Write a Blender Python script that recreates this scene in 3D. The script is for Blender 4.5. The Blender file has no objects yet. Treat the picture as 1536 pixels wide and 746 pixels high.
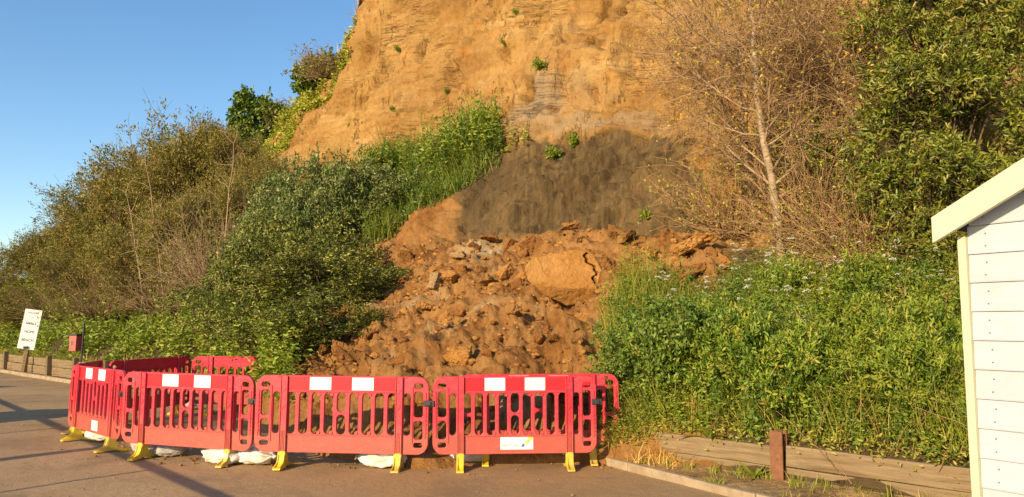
import bpy, bmesh, math, random
import numpy as np
from mathutils import Vector, Matrix
R = math.radians
rng = np.random.default_rng(11)
random.seed(5)
S = bpy.context.scene
COL = S.collection

# ------------------------------------------------------------------ camera, sky, sun, exposure
W0, H0, F = 1536.0, 746.0, 1150.0
EYE, PITCH = 1.6, math.atan((486 - 373) / F)
CT, ST = math.cos(PITCH), math.sin(PITCH)
cam = bpy.data.cameras.new('camera')
cam.sensor_width = 36.0
cam.lens = F / W0 * 36.0
cam.clip_start, cam.clip_end = 0.05, 3000
camo = bpy.data.objects.new('camera', cam)
COL.objects.link(camo)
camo.location = (0, 0, EYE)
camo.rotation_euler = (math.pi / 2 + PITCH, 0, 0)
S.camera = camo

SUN_EL = R(21)
SH = Vector((0.60, 0.80, 0)).normalized()            # the way shadows run on the ground
SUNV = Vector((-SH.x * math.cos(SUN_EL), -SH.y * math.cos(SUN_EL), math.sin(SUN_EL)))
world = bpy.data.worlds.new('World')
S.world = world
world.use_nodes = True
wn = world.node_tree
sky = wn.nodes.new('ShaderNodeTexSky')
sky.sky_type = 'NISHITA'
sky.sun_disc = False
sky.sun_elevation = SUN_EL
sky.sun_rotation = math.atan2(SUNV.x, SUNV.y)
sky.altitude = 0
sky.air_density, sky.dust_density, sky.ozone_density = 1.0, 0.5, 1.7
bgn = wn.nodes['Background']
bgn.inputs['Strength'].default_value = 0.13
hs = wn.nodes.new('ShaderNodeHueSaturation')
hs.inputs['Saturation'].default_value = 1.2
wn.links.new(sky.outputs[0], hs.inputs['Color'])
wn.links.new(hs.outputs[0], bgn.inputs['Color'])
sl = bpy.data.lights.new('sun', 'SUN')
sl.energy = 4.3
sl.angle = R(0.5)
sl.color = (1.0, 0.78, 0.48)
so = bpy.data.objects.new('sun', sl)
COL.objects.link(so)
so.rotation_euler = SUNV.to_track_quat('Z', 'Y').to_euler()
so.location = (-20, -30, 30)
S.view_settings.view_transform = 'Standard'
S.view_settings.look = 'None'
S.view_settings.exposure = 0.70
S.view_settings.gamma = 1.0
S.cycles.max_bounces = 6
S.cycles.transparent_max_bounces = 6
S.cycles.use_denoising = True

# ------------------------------------------------------------------ helpers: space
KX = lambda px: (px - W0 / 2) / F

def pix(px, py, Y):
    m = (H0 / 2 - py) / F
    yc, zc = CT - m * ST, ST + m * CT
    return np.array([KX(px) * Y / yc, Y, EYE + zc * Y / yc])

def gpt(px, py, z=0.0):
    m = (H0 / 2 - py) / F
    yc, zc = CT - m * ST, ST + m * CT
    return pix(px, py, (z - EYE) / zc * yc)

def xfrom(px, Y, z):
    q = (z - EYE) / Y
    m = (q * CT - ST) / (CT + q * ST)
    return KX(px) * Y / (CT - m * ST)

UW = np.array([0.726, -0.687])        # along the roadside wall, towards the hut
NW = np.array([0.687, 0.726])         # into the hillside
PW = np.array([1.42, 9.0])

def wallp(a, t=0.0):
    return PW + UW * a + NW * t

def T2Y(px, t):
    return (t + 7.51) / np.maximum(0.687 * KX(px) + 0.726, 0.19)

# ------------------------------------------------------------------ helpers: noise
_prm = np.random.default_rng(3).permutation(4096)
_grd = np.random.default_rng(4).normal(size=(4096, 3))
_grd /= np.linalg.norm(_grd, axis=1)[:, None]

def pnoise(p):
    p = np.asarray(p, float)
    i = np.floor(p).astype(np.int64)
    f = p - i
    u = f * f * f * (f * (f * 6 - 15) + 10)
    out = 0
    for dx in (0, 1):
        for dy in (0, 1):
            for dz in (0, 1):
                h = _prm[(_prm[(_prm[(i[:, 0] + dx) & 4095] + i[:, 1] + dy) & 4095] + i[:, 2] + dz) & 4095]
                g = _grd[h]
                d = (g * (f - np.array([dx, dy, dz]))).sum(1)
                w = (u[:, 0] if dx else 1 - u[:, 0]) * (u[:, 1] if dy else 1 - u[:, 1]) * (u[:, 2] if dz else 1 - u[:, 2])
                out = out + d * w
    return out * 1.5

def fbm(p, oct=4, lac=2.1, gain=0.5):
    p = np.asarray(p, float)
    a, s = 1.0, 0
    for k in range(oct):
        s = s + a * pnoise(p + 17.3 * k)
        p = p * lac
        a *= gain
    return s

def sstep(a, b, x):
    v = np.clip((x - a) / (b - a), 0, 1)
    return v * v * (3 - 2 * v)

# ------------------------------------------------------------------ helpers: meshes
def np_mesh(name, V, Fc, rnd=None, attrs=None, smooth=False):
    V = np.asarray(V, np.float32)
    Fc = np.asarray(Fc, np.int32)
    n = Fc.shape[1]
    me = bpy.data.meshes.new(name)
    me.vertices.add(len(V))
    me.vertices.foreach_set('co', V.ravel())
    me.loops.add(Fc.size)
    me.loops.foreach_set('vertex_index', Fc.ravel())
    me.polygons.add(len(Fc))
    me.polygons.foreach_set('loop_start', np.arange(0, Fc.size, n, dtype=np.int32))
    me.polygons.foreach_set('loop_total', np.full(len(Fc), n, np.int32))
    me.update(calc_edges=True)
    if rnd is not None:
        at = me.attributes.new('rnd', 'FLOAT', 'FACE')
        at.data.foreach_set('value', np.asarray(rnd, np.float32))
    for k, v in (attrs or {}).items():
        at = me.attributes.new(k, 'FLOAT', 'POINT')
        at.data.foreach_set('value', np.asarray(v, np.float32))
    if smooth:
        me.polygons.foreach_set('use_smooth', np.ones(len(Fc), bool))
    return me

def link(name, me, mat=None, parent=None, loc=None):
    o = bpy.data.objects.new(name, me)
    COL.objects.link(o)
    if mat is not None and not me.materials:
        for m in (mat if isinstance(mat, (list, tuple)) else [mat]):
            me.materials.append(m)
    if parent is not None:
        o.parent = parent
    if loc is not None:
        o.location = loc
    return o

def tag(o, label, cat, group=None):
    o['label'] = label
    o['category'] = cat
    if group:
        o['group'] = group
    return o

def empty(name, loc=(0, 0, 0), rz=0.0):
    o = bpy.data.objects.new(name, None)
    COL.objects.link(o)
    o.location = loc
    o.rotation_euler = (0, 0, rz)
    o.empty_display_size = 0.2
    return o

def copy_tree(o, parent=None):
    c = o.copy()
    COL.objects.link(c)
    if parent is not None:
        c.parent = parent
    for ch in list(o.children):
        copy_tree(ch, c)
    return c

class MB:
    """boxes, prisms and tubes gathered into one mesh"""
    def __init__(s):
        s.b = bmesh.new()
    def box(s, c, d, rot=None, bevel=0.0, seg=2):
        b = bmesh.new()
        bmesh.ops.create_cube(b, size=1)
        bmesh.ops.scale(b, vec=d, verts=b.verts)
        if bevel:
            bmesh.ops.bevel(b, geom=b.edges[:], offset=bevel, segments=seg, affect='EDGES', profile=0.5)
        if rot is not None:
            bmesh.ops.transform(b, matrix=rot, verts=b.verts)
        bmesh.ops.translate(b, vec=c, verts=b.verts)
        s.add(b)
        return s
    def add(s, b):
        me = bpy.data.meshes.new('t')
        b.to_mesh(me)
        b.free()
        s.b.from_mesh(me)
        bpy.data.meshes.remove(me)
    def prism(s, pts, axis, w, bevel=0.0, center=0.0):
        """2-D outline extruded along an axis; pts are the other two coordinates"""
        b = bmesh.new()
        def P(p, h):
            if axis == 0: return (h, p[0], p[1])
            if axis == 1: return (p[0], h, p[1])
            return (p[0], p[1], h)
        v0 = [b.verts.new(P(p, center - w / 2)) for p in pts]
        v1 = [b.verts.new(P(p, center + w / 2)) for p in pts]
        b.faces.new(v0)
        b.faces.new(v1[::-1])
        n = len(pts)
        for i in range(n):
            b.faces.new((v0[i], v1[i], v1[(i + 1) % n], v0[(i + 1) % n]))
        bmesh.ops.recalc_face_normals(b, faces=b.faces[:])
        if bevel:
            bmesh.ops.bevel(b, geom=b.edges[:], offset=bevel, segments=2, affect='EDGES', profile=0.5)
        s.add(b)
        return s
    def tube(s, a, c, r0, r1=None, n=10):
        a, c = Vector(a), Vector(c)
        b = bmesh.new()
        d = c - a
        bmesh.ops.create_cone(b, cap_ends=True, segments=n, radius1=r0, radius2=r0 if r1 is None else r1, depth=d.length)
        bmesh.ops.transform(b, matrix=Matrix.Translation((a + c) / 2) @ d.to_track_quat('Z', 'Y').to_matrix().to_4x4(), verts=b.verts)
        s.add(b)
        return s
    def mesh(s, name, M=None, smooth=False):
        if M is not None:
            bmesh.ops.transform(s.b, matrix=M, verts=s.b.verts)
        me = bpy.data.meshes.new(name)
        s.b.to_mesh(me)
        s.b.free()
        if smooth:
            me.polygons.foreach_set('use_smooth', np.ones(len(me.polygons), bool))
        return me
    def build(s, name, mat, parent=None, loc=None, M=None, smooth=False):
        return link(name, s.mesh(name, M, smooth), mat, parent, loc)

def norm(v):
    return v / np.maximum(np.linalg.norm(v, axis=-1, keepdims=True), 1e-9)

def tubes(A, B, ra, rb, sides=3):
    A, B = np.asarray(A, float), np.asarray(B, float)
    n = len(A)
    d = norm(B - A)
    ref = np.where(np.abs(d[:, 2:3]) < 0.9, np.array([[0, 0, 1.0]]), np.array([[1.0, 0, 0]]))
    u = norm(np.cross(d, ref))
    v = np.cross(d, u)
    ang = np.arange(sides) / sides * 2 * np.pi
    ca, sa = np.cos(ang)[None, :, None], np.sin(ang)[None, :, None]
    ring = u[:, None] * ca + v[:, None] * sa
    ra = np.broadcast_to(np.asarray(ra, float), (n,))[:, None, None]
    rb = np.broadcast_to(np.asarray(rb, float), (n,))[:, None, None]
    V = np.concatenate([A[:, None] + ring * ra, B[:, None] + ring * rb], 1).reshape(-1, 3)
    b = (np.arange(n) * 2 * sides)[:, None]
    k = np.arange(sides)[None]
    k2 = (k + 1) % sides
    Fq = np.stack([b + k, b + k2, b + sides + k2, b + sides + k], -1).reshape(-1, 4)
    return V, Fq

def polytube(P, r, sides=8):
    """one continuous tube along a polyline"""
    P = np.asarray(P, float)
    r = np.asarray(r, float)
    n = len(P)
    d = norm(np.gradient(P, axis=0))
    u = norm(np.cross(d, np.array([0.31, 0.9, 0.2])))
    v = np.cross(d, u)
    ang = np.arange(sides) / sides * 2 * np.pi
    V = (P[:, None] + (u[:, None] * np.cos(ang)[None, :, None] + v[:, None] * np.sin(ang)[None, :, None]) * r[:, None, None]).reshape(-1, 3)
    i = np.arange(n - 1)[:, None] * sides
    k = np.arange(sides)[None]
    k2 = (k + 1) % sides
    Fq = np.stack([i + k, i + k2, i + sides + k2, i + sides + k], -1).reshape(-1, 4)
    return V, Fq

def cat(parts):
    Vs, Fs, o = [], [], 0
    for V, Fq in parts:
        Vs.append(V)
        Fs.append(Fq + o)
        o += len(V)
    return np.concatenate(Vs), np.concatenate(Fs)

def grow(P, D, L, nseg, wob, grav, r=rng):
    """n wandering branches at once -> (n, nseg+1, 3)"""
    P, D = P.copy(), norm(D)
    out = [P.copy()]
    L = np.broadcast_to(L, (len(P),))[:, None]
    for i in range(nseg):
        D = norm(D + r.normal(size=D.shape) * wob + np.array([0, 0, grav]))
        P = P + D * L / nseg
        out.append(P.copy())
    return np.stack(out, 1)

def poly_segs(B, r0, r1):
    """polylines (n,k,3) -> tube segments tapering r0 -> r1"""
    n, k, _ = B.shape
    A, C = B[:, :-1].reshape(-1, 3), B[:, 1:].reshape(-1, 3)
    f = np.linspace(0, 1, k)
    r0 = np.broadcast_to(r0, (n,))[:, None]
    r1 = np.broadcast_to(r1, (n,))[:, None]
    rr = r0 * (1 - f)[None] + r1 * f[None]
    return A, C, rr[:, :-1].ravel(), rr[:, 1:].ravel()

def leaves(P, D, L, wr, r=rng, fold=0.25, curl=0.15):
    """folded rhombic leaves, two quads sharing the midrib: (6 verts, 2 faces)"""
    n = len(P)
    D = norm(D)
    side = norm(np.cross(D, r.normal(size=(n, 3))))
    up = np.cross(side, D)
    L = np.broadcast_to(L, (n,))[:, None]
    w = L * wr * 0.5
    base = P
    tip = P + D * L - up * L * curl
    m1 = P + D * L * 0.38
    m2 = P + D * L * 0.68 - up * L * curl * 0.4
    lf = up * w * fold * 2
    V = np.stack([base, m1 + side * w + lf, m2 + side * w * 0.7 + lf * .7, tip, m2 - side * w * 0.7 + lf * .7, m1 - side * w + lf], 1).reshape(-1, 3)
    b = (np.arange(n) * 6)[:, None]
    Fq = np.concatenate([b + np.array([[0, 1, 2, 3]]), b + np.array([[0, 3, 4, 5]])], 1).reshape(-1, 4)
    return V, Fq

def leaf_mesh(name, P, D, L, wr, r=rng, rnd=None, fold=0.25, curl=0.15):
    V, Fq = leaves(P, D, L, wr, r, fold, curl)
    rn = r.random(len(P)) if rnd is None else rnd
    return np_mesh(name, V, Fq, np.repeat(rn, 2))

def blades(P, D, L, w, bend, r=rng, nseg=3):
    """curved grass blades"""
    n = len(P)
    D = norm(D)
    L = np.broadcast_to(L, (n,))
    ang = r.random(n) * 2 * np.pi
    side = np.stack([np.cos(ang), np.sin(ang), np.zeros(n)], 1)
    out = np.stack([-np.sin(ang), np.cos(ang), np.zeros(n)], 1)
    rows = []
    w = np.broadcast_to(w, (n,))
    for k in range(nseg + 1):
        f = k / nseg
        c = P + D * (L * f)[:, None] + out * (L * bend * f * f)[:, None] - np.array([0, 0, 1]) * (L * bend * bend * 0.5 * f * f)[:, None]
        ww = (w * (1 - f ** 1.5) * 0.5 + 0.0004)[:, None]
        rows += [c - side * ww, c + side * ww]
    V = np.stack(rows, 1).reshape(-1, 3)
    m = 2 * (nseg + 1)
    b = (np.arange(n) * m)[:, None]
    Fq = np.concatenate([b + np.array([[2 * k, 2 * k + 1, 2 * k + 3, 2 * k + 2]]) for k in range(nseg)], 1).reshape(-1, 4)
    return V, Fq

# ------------------------------------------------------------------ helpers: materials
def new_mat(name):
    m = bpy.data.materials.new(name)
    m.use_nodes = True
    nt = m.node_tree
    return m, nt, nt.nodes['Principled BSDF'], nt.nodes['Material Output']

def N(nt, typ, **kw):
    n = nt.nodes.new(typ)
    for k, v in kw.items():
        setattr(n, k, v)
    return n

def setin(nt, sock, v):
    if isinstance(v, bpy.types.NodeSocket):
        nt.links.new(v, sock)
    elif isinstance(v, (tuple, list)) and len(v) == 3 and sock.type == 'RGBA':
        sock.default_value = (*v, 1)
    else:
        sock.default_value = v

def noise(nt, vec, scale, detail=4, rough=0.55, dist=0.0):
    n = N(nt, 'ShaderNodeTexNoise')
    n.inputs['Scale'].default_value = scale
    n.inputs['Detail'].default_value = detail
    n.inputs['Roughness'].default_value = rough
    n.inputs['Distortion'].default_value = dist
    nt.links.new(vec, n.inputs['Vector'])
    return n.outputs['Fac']

def vor(nt, vec, scale, feature='F1', out='Distance'):
    n = N(nt, 'ShaderNodeTexVoronoi', feature=feature)
    n.inputs['Scale'].default_value = scale
    nt.links.new(vec, n.inputs['Vector'])
    return n.outputs[out]

def ramp(nt, fac, stops, interp='LINEAR'):
    n = N(nt, 'ShaderNodeValToRGB')
    cr = n.color_ramp
    cr.interpolation = interp
    while len(cr.elements) < len(stops):
        cr.elements.new(0.5)
    for e, (p, c) in zip(cr.elements, stops):
        e.position = p
        e.color = (*c, 1) if not isinstance(c, (int, float)) else (c, c, c, 1)
    nt.links.new(fac, n.inputs['Fac'])
    return n.outputs['Color']

def mix(nt, fac, a, b, mode='MIX'):
    n = N(nt, 'ShaderNodeMix', data_type='RGBA', blend_type=mode)
    setin(nt, n.inputs[0], fac)
    setin(nt, n.inputs[6], a)
    setin(nt, n.inputs[7], b)
    return n.outputs[2]

def mth(nt, op, a, b=None):
    n = N(nt, 'ShaderNodeMath', operation=op)
    setin(nt, n.inputs[0], a)
    if b is not None:
        setin(nt, n.inputs[1], b)
    return n.outputs[0]

def mapping(nt, vec, scale=(1, 1, 1), rot=(0, 0, 0)):
    n = N(nt, 'ShaderNodeMapping')
    n.inputs['Scale'].default_value = scale
    n.inputs['Rotation'].default_value = rot
    nt.links.new(vec, n.inputs['Vector'])
    return n.outputs[0]

def attr(nt, name):
    return N(nt, 'ShaderNodeAttribute', attribute_name=name).outputs['Fac']

def position(nt):
    return N(nt, 'ShaderNodeNewGeometry').outputs['Position']

def objco(nt):
    return N(nt, 'ShaderNodeTexCoord').outputs['Object']

def bump(nt, h, strength, dist, nrm=None):
    n = N(nt, 'ShaderNodeBump')
    n.inputs['Strength'].default_value = strength
    n.inputs['Distance'].default_value = dist
    nt.links.new(h, n.inputs['Height'])
    if nrm is not None:
        nt.links.new(nrm, n.inputs['Normal'])
    return n.outputs[0]

def leaf_mat(name, stops, rough=0.5, trans=0.3, patch=0.35, pscale=0.9, tint=(0.13, 0.12, 0.03), spec=0.35):
    m, nt, b, out = new_mat(name)
    gain = (2.35, 2.25, 1.5)
    stops = [(p, tuple(x * k for x, k in zip(cc, gain))) for p, cc in stops]
    tint = tuple(x * k for x, k in zip(tint, gain))
    c = ramp(nt, attr(nt, 'rnd'), stops)
    n = noise(nt, position(nt), pscale, 3)
    pm = ramp(nt, n, [(0.42, 0.0), (0.68, 1.0)])
    c = mix(nt, mth(nt, 'MULTIPLY', pm, patch), c, tint)
    nt.links.new(c, b.inputs['Base Color'])
    b.inputs['Roughness'].default_value = rough
    b.inputs['Specular IOR Level'].default_value = spec
    t = N(nt, 'ShaderNodeBsdfTranslucent')
    nt.links.new(mix(nt, 1.0, c, (1.0, 1.0, 0.55), 'MULTIPLY'), t.inputs['Color'])
    mx = N(nt, 'ShaderNodeMixShader')
    mx.inputs[0].default_value = trans
    nt.links.new(b.outputs[0], mx.inputs[1])
    nt.links.new(t.outputs[0], mx.inputs[2])
    nt.links.new(mx.outputs[0], out.inputs['Surface'])
    return m

def plain(name, col, rough=0.6, var=0.15, scale=8.0, bmp=0.1, bdist=0.01, spec=0.4, stretch=(1, 1, 1), dirt=None, metal=0.0):
    m, nt, b, out = new_mat(name)
    v = mapping(nt, objco(nt), stretch)
    n = noise(nt, v, scale, 5, 0.6)
    lo = tuple(c * (1 - var) for c in col)
    hi = tuple(min(1, c * (1 + var)) for c in col)
    c = ramp(nt, n, [(0.3, lo), (0.7, hi)])
    if dirt:
        n2 = noise(nt, v, scale * 0.35, 6, 0.7)
        c = mix(nt, ramp(nt, n2, [(0.5, 0.0), (0.72, 0.75)]), c, dirt)
    nt.links.new(c, b.inputs['Base Color'])
    b.inputs['Roughness'].default_value = rough
    b.inputs['Specular IOR Level'].default_value = spec
    b.inputs['Metallic'].default_value = metal
    if bmp:
        nt.links.new(bump(nt, n, bmp, bdist), b.inputs['Normal'])
    return m

def earth_mat():
    m, nt, b, out = new_mat('earth')
    P = position(nt)
    # bedded ochre sand
    n1 = noise(nt, P, 0.30, 5, 0.52, 0.0)
    c = ramp(nt, n1, [(0.30, (0.225, 0.112, 0.029)), (0.44, (0.310, 0.172, 0.050)), (0.56, (0.375, 0.222, 0.074)), (0.68, (0.295, 0.142, 0.036))])
    bedv = mapping(nt, P, (0.25, 0.25, 1.7), (0.06, -0.05, 0))
    n2 = noise(nt, bedv, 1.3, 5, 0.55, 0.0)
    c = mix(nt, mth(nt, 'MULTIPLY', ramp(nt, n2, [(0.54, 0.0), (0.70, 1.0)]), 0.55), c, (0.46, 0.315, 0.135))
    c = mix(nt, mth(nt, 'MULTIPLY', ramp(nt, n2, [(0.30, 1.0), (0.42, 0.0)]), 0.45), c, (0.20, 0.085, 0.025))
    nb = noise(nt, mapping(nt, P, (1, 1, 1.8)), 0.16, 5, 0.6, 0.3)
    c = mix(nt, mth(nt, 'MULTIPLY', ramp(nt, nb, [(0.46, 0.0), (0.62, 1.0)]), 0.55), c, (0.225, 0.118, 0.036))
    # run-off streaks
    st = mapping(nt, P, (2.6, 2.6, 0.35))
    n3 = noise(nt, st, 0.8, 5, 0.6, 0.1)
    c = mix(nt, mth(nt, 'MULTIPLY', ramp(nt, n3, [(0.52, 0.0), (0.75, 1.0)]), 0.35), c, (0.26, 0.14, 0.05))
    # joints and cracks, patchy, with their shade painted in dark brown
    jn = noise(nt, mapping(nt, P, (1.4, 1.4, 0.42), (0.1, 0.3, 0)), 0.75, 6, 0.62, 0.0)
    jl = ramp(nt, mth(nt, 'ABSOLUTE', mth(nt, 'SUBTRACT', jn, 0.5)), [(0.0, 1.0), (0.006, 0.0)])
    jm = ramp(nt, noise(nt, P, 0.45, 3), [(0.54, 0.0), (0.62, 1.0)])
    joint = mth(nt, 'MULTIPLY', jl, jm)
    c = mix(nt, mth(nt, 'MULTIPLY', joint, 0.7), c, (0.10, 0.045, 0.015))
    pb = noise(nt, P, 1.4, 2)
    c = mix(nt, mth(nt, 'MULTIPLY', ramp(nt, pb, [(0.60, 0.0), (0.72, 1.0)]), 0.4), c, (0.42, 0.18, 0.04))
    # fine bedding lines, gullies and pock marks, their relief shade painted into the colour
    bl = noise(nt, mapping(nt, P, (0.35, 0.35, 7.0), (0.05, -0.04, 0)), 1.0, 5, 0.6, 0.0)
    bln = ramp(nt, mth(nt, 'ABSOLUTE', mth(nt, 'SUBTRACT', bl, 0.5)), [(0.0, 1.0), (0.02, 0.0)])
    blm = ramp(nt, noise(nt, P, 0.38, 3, 0.5), [(0.51, 0.0), (0.64, 1.0)])
    lines = mth(nt, 'MULTIPLY', bln, blm)
    gl = noise(nt, mapping(nt, P, (5.0, 5.0, 0.55), (0, 0.12, 0)), 1.0, 5, 0.6, 0.0)
    gln = ramp(nt, gl, [(0.60, 0.0), (0.68, 1.0)])
    glm = ramp(nt, noise(nt, P, 0.33, 3, 0.5), [(0.50, 0.0), (0.60, 1.0)])
    gull = mth(nt, 'MULTIPLY', gln, glm)
    pk = ramp(nt, vor(nt, P, 2.6), [(0.05, 1.0), (0.10, 0.0)])
    pkm = ramp(nt, noise(nt, P, 0.6, 2), [(0.55, 0.0), (0.62, 1.0)])
    pock = mth(nt, 'MULTIPLY', pk, pkm)
    c = mix(nt, mth(nt, 'MULTIPLY', lines, 0.45), c, (0.16, 0.075, 0.022))
    c = mix(nt, mth(nt, 'MULTIPLY', gull, 0.40), c, (0.19, 0.095, 0.03))
    c = mix(nt, mth(nt, 'MULTIPLY', pock, 0.75), c, (0.09, 0.04, 0.012))
    joint = mth(nt, 'MINIMUM', mth(nt, 'ADD', joint, mth(nt, 'ADD', mth(nt, 'MULTIPLY', lines, 0.35), mth(nt, 'ADD', gull, pock))), 1.0)
    soft = mth(nt, 'MAXIMUM', attr(nt, 'debris'), attr(nt, 'clay'))
    joint = mth(nt, 'MULTIPLY', joint, mth(nt, 'SUBTRACT', 1.0, soft))
    # fine mottling
    n4 = noise(nt, P, 6.5, 8, 0.78)
    c = mix(nt, 0.55, c, ramp(nt, n4, [(0.32, (0.31, 0.26, 0.20)), (0.5, (0.5, 0.5, 0.5)), (0.68, (0.66, 0.65, 0.62))]), 'OVERLAY')
    # loosened debris: browner and redder, with grey-buff tongues
    nd = noise(nt, P, 0.8, 7, 0.65, 0.5)
    deb = ramp(nt, nd, [(0.32, (0.125, 0.052, 0.014)), (0.44, (0.215, 0.095, 0.026)), (0.55, (0.29, 0.150, 0.050)), (0.66, (0.245, 0.105, 0.027)), (0.78, (0.33, 0.20, 0.085))])
    nd2 = noise(nt, P, 9.0, 8, 0.75)
    deb = mix(nt, 0.8, deb, ramp(nt, nd2, [(0.3, (0.33, 0.32, 0.30)), (0.5, (0.5, 0.5, 0.5)), (0.7, (0.63, 0.63, 0.60))]), 'OVERLAY')
    c = mix(nt, attr(nt, 'debris'), c, deb)
    pale = mix(nt, nd2, (0.30, 0.20, 0.095), (0.46, 0.34, 0.18))
    c = mix(nt, attr(nt, 'pale'), c, pale)
    # dark wet clay bed
    cv = mapping(nt, P, (7.0, 7.0, 0.45), (0, 0.3, 0))
    nc = noise(nt, cv, 1.1, 8, 0.66, 0.0)
    ncb = noise(nt, P, 0.42, 4, 0.6, 0.3)
    nc = mth(nt, 'ADD', mth(nt, 'MULTIPLY', nc, 0.6), mth(nt, 'MULTIPLY', ncb, 0.42))
    clay = ramp(nt, nc, [(0.36, (0.050, 0.030, 0.013)), (0.45, (0.082, 0.052, 0.022)), (0.53, (0.118, 0.078, 0.035)), (0.60, (0.160, 0.098, 0.036)), (0.68, (0.118, 0.088, 0.052))])
    c = mix(nt, attr(nt, 'clay'), c, clay)
    grey = mix(nt, nc, (0.17, 0.13, 0.085), (0.34, 0.27, 0.18))
    c = mix(nt, attr(nt, 'grey'), c, grey)
    # humus under the plants
    c = mix(nt, attr(nt, 'humus'), c, mix(nt, n4, (0.05, 0.035, 0.018), (0.13, 0.085, 0.04)))
    nt.links.new(c, b.inputs['Base Color'])
    b.inputs['Roughness'].default_value = 0.95
    b.inputs['Specular IOR Level'].default_value = 0.12
    h1 = noise(nt, P, 2.2, 9, 0.66, 0.0)
    h2 = noise(nt, mapping(nt, P, (2.4, 2.4, 0.7), (0, 0.2, 0)), 1.2, 6, 0.6, 0.1)
    b1 = bump(nt, h2, 0.5, 0.16)
    b2 = bump(nt, h1, 0.9, 0.15, bump(nt, mth(nt, 'SUBTRACT', 1.0, joint), 0.8, 0.12, b1))
    nt.links.new(b2, b.inputs['Normal'])
    return m

M = {}
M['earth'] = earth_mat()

def road_mat():
    m, nt, b, out = new_mat('asphalt')
    P = position(nt)
    n1 = noise(nt, P, 0.35, 6, 0.6, 0.3)
    c = ramp(nt, n1, [(0.3, (0.30, 0.205, 0.108)), (0.5, (0.375, 0.255, 0.135)), (0.7, (0.43, 0.295, 0.158))])
    n2 = noise(nt, P, 60.0, 4, 0.7)
    c = mix(nt, 0.75, c, ramp(nt, n2, [(0.32, (0.30, 0.30, 0.31)), (0.5, (0.5, 0.5, 0.5)), (0.68, (0.68, 0.67, 0.64))]), 'OVERLAY')
    n5 = noise(nt, P, 9.0, 5, 0.7)
    c = mix(nt, 0.5, c, ramp(nt, n5, [(0.3, (0.40, 0.40, 0.40)), (0.5, (0.5, 0.5, 0.5)), (0.7, (0.58, 0.58, 0.56))]), 'OVERLAY')
    # washed-down sand: shape of its own, strongest along the slip's toe
    n3 = noise(nt, P, 1.3, 7, 0.68, 0.6)
    sand = mth(nt, 'MULTIPLY', attr(nt, 'sand'), ramp(nt, n3, [(0.30, 0.25), (0.62, 1.0)]))
    c = mix(nt, sand, c, mix(nt, n3, (0.24, 0.125, 0.045), (0.46, 0.285, 0.125)))
    n6 = noise(nt, P, 0.9, 6, 0.6, 0.3)
    c = mix(nt, ramp(nt, n6, [(0.50, 0.0), (0.66, 0.55)]), c, (0.20, 0.135, 0.078))
    # fine cracks and tar joints
    vc = N(nt, 'ShaderNodeTexVoronoi', feature='DISTANCE_TO_EDGE')
    vc.inputs['Scale'].default_value = 0.33
    dv = N(nt, 'ShaderNodeMixRGB')
    wv = N(nt, 'ShaderNodeVectorMath', operation='ADD')
    nt.links.new(mapping(nt, P, (1, 1, 0)), wv.inputs[0])
    wn_ = N(nt, 'ShaderNodeTexNoise')
    wn_.inputs['Scale'].default_value = 1.6
    wn_.inputs['Detail'].default_value = 5
    nt.links.new(P, wn_.inputs['Vector'])
    nt.links.new(wn_.outputs['Color'], wv.inputs[1])
    nt.links.new(wv.outputs[0], vc.inputs['Vector'])
    nt.nodes.remove(dv)
    c = mix(nt, mth(nt, 'MULTIPLY', ramp(nt, vc.outputs['Distance'], [(0.0, 1.0), (0.005, 0.0)]), 0.25), c, (0.09, 0.065, 0.045))
    nt.links.new(c, b.inputs['Base Color'])
    b.inputs['Roughness'].default_value = 0.9
    b.inputs['Specular IOR Level'].default_value = 0.2
    nt.links.new(bump(nt, n2, 0.55, 0.012, bump(nt, n5, 0.4, 0.03)), b.inputs['Normal'])
    return m
M['road'] = road_mat()

def red_mat():
    m, nt, b, out = new_mat('red_plastic')
    P = objco(nt)
    n = noise(nt, P, 3.0, 5, 0.6)
    c = ramp(nt, n, [(0.3, (0.50, 0.010, 0.026)), (0.7, (0.57, 0.022, 0.044))])
    fade = N(nt, 'ShaderNodeObjectInfo').outputs['Random']
    c = mix(nt, mth(nt, 'MULTIPLY', fade, 0.24), c, (0.62, 0.13, 0.15))
    n2 = noise(nt, mapping(nt, P, (1.2, 6, 5)), 6.0, 7, 0.75, 0.3)
    c = mix(nt, ramp(nt, n2, [(0.48, 0.0), (0.80, 0.42)]), c, (0.60, 0.15, 0.16))
    n3 = noise(nt, P, 40.0, 4, 0.7)
    sep = N(nt, 'ShaderNodeSeparateXYZ')
    nt.links.new(P, sep.inputs[0])
    low = mth(nt, 'MULTIPLY', ramp(nt, mth(nt, 'ADD', sep.outputs[2], mth(nt, 'MULTIPLY', n2, 0.22)), [(0.26, 1.0), (0.48, 0.0)]), 0.8)
    c = mix(nt, mth(nt, 'MULTIPLY', low, n3), c, (0.33, 0.17, 0.075))      # mud splashed on the lower band
    nt.links.new(c, b.inputs['Base Color'])
    nt.links.new(ramp(nt, n2, [(0.3, 0.38), (0.7, 0.6)]), b.inputs['Roughness'])
    b.inputs['Specular IOR Level'].default_value = 0.45
    nt.links.new(bump(nt, n3, 0.08, 0.004), b.inputs['Normal'])
    return m
M['red'] = red_mat()
M['redstrip'] = plain('red_reflective', (0.68, 0.02, 0.03), 0.35, 0.08, 30, 0.05, 0.002)
M['white_refl'] = plain('white_reflective', (0.80, 0.79, 0.74), 0.4, 0.05, 20, 0.03, 0.002, dirt=(0.60, 0.55, 0.45))
M['yellow'] = plain('yellow_plastic', (0.72, 0.50, 0.03), 0.5, 0.12, 6, 0.08, 0.005, dirt=(0.40, 0.27, 0.10))
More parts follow.
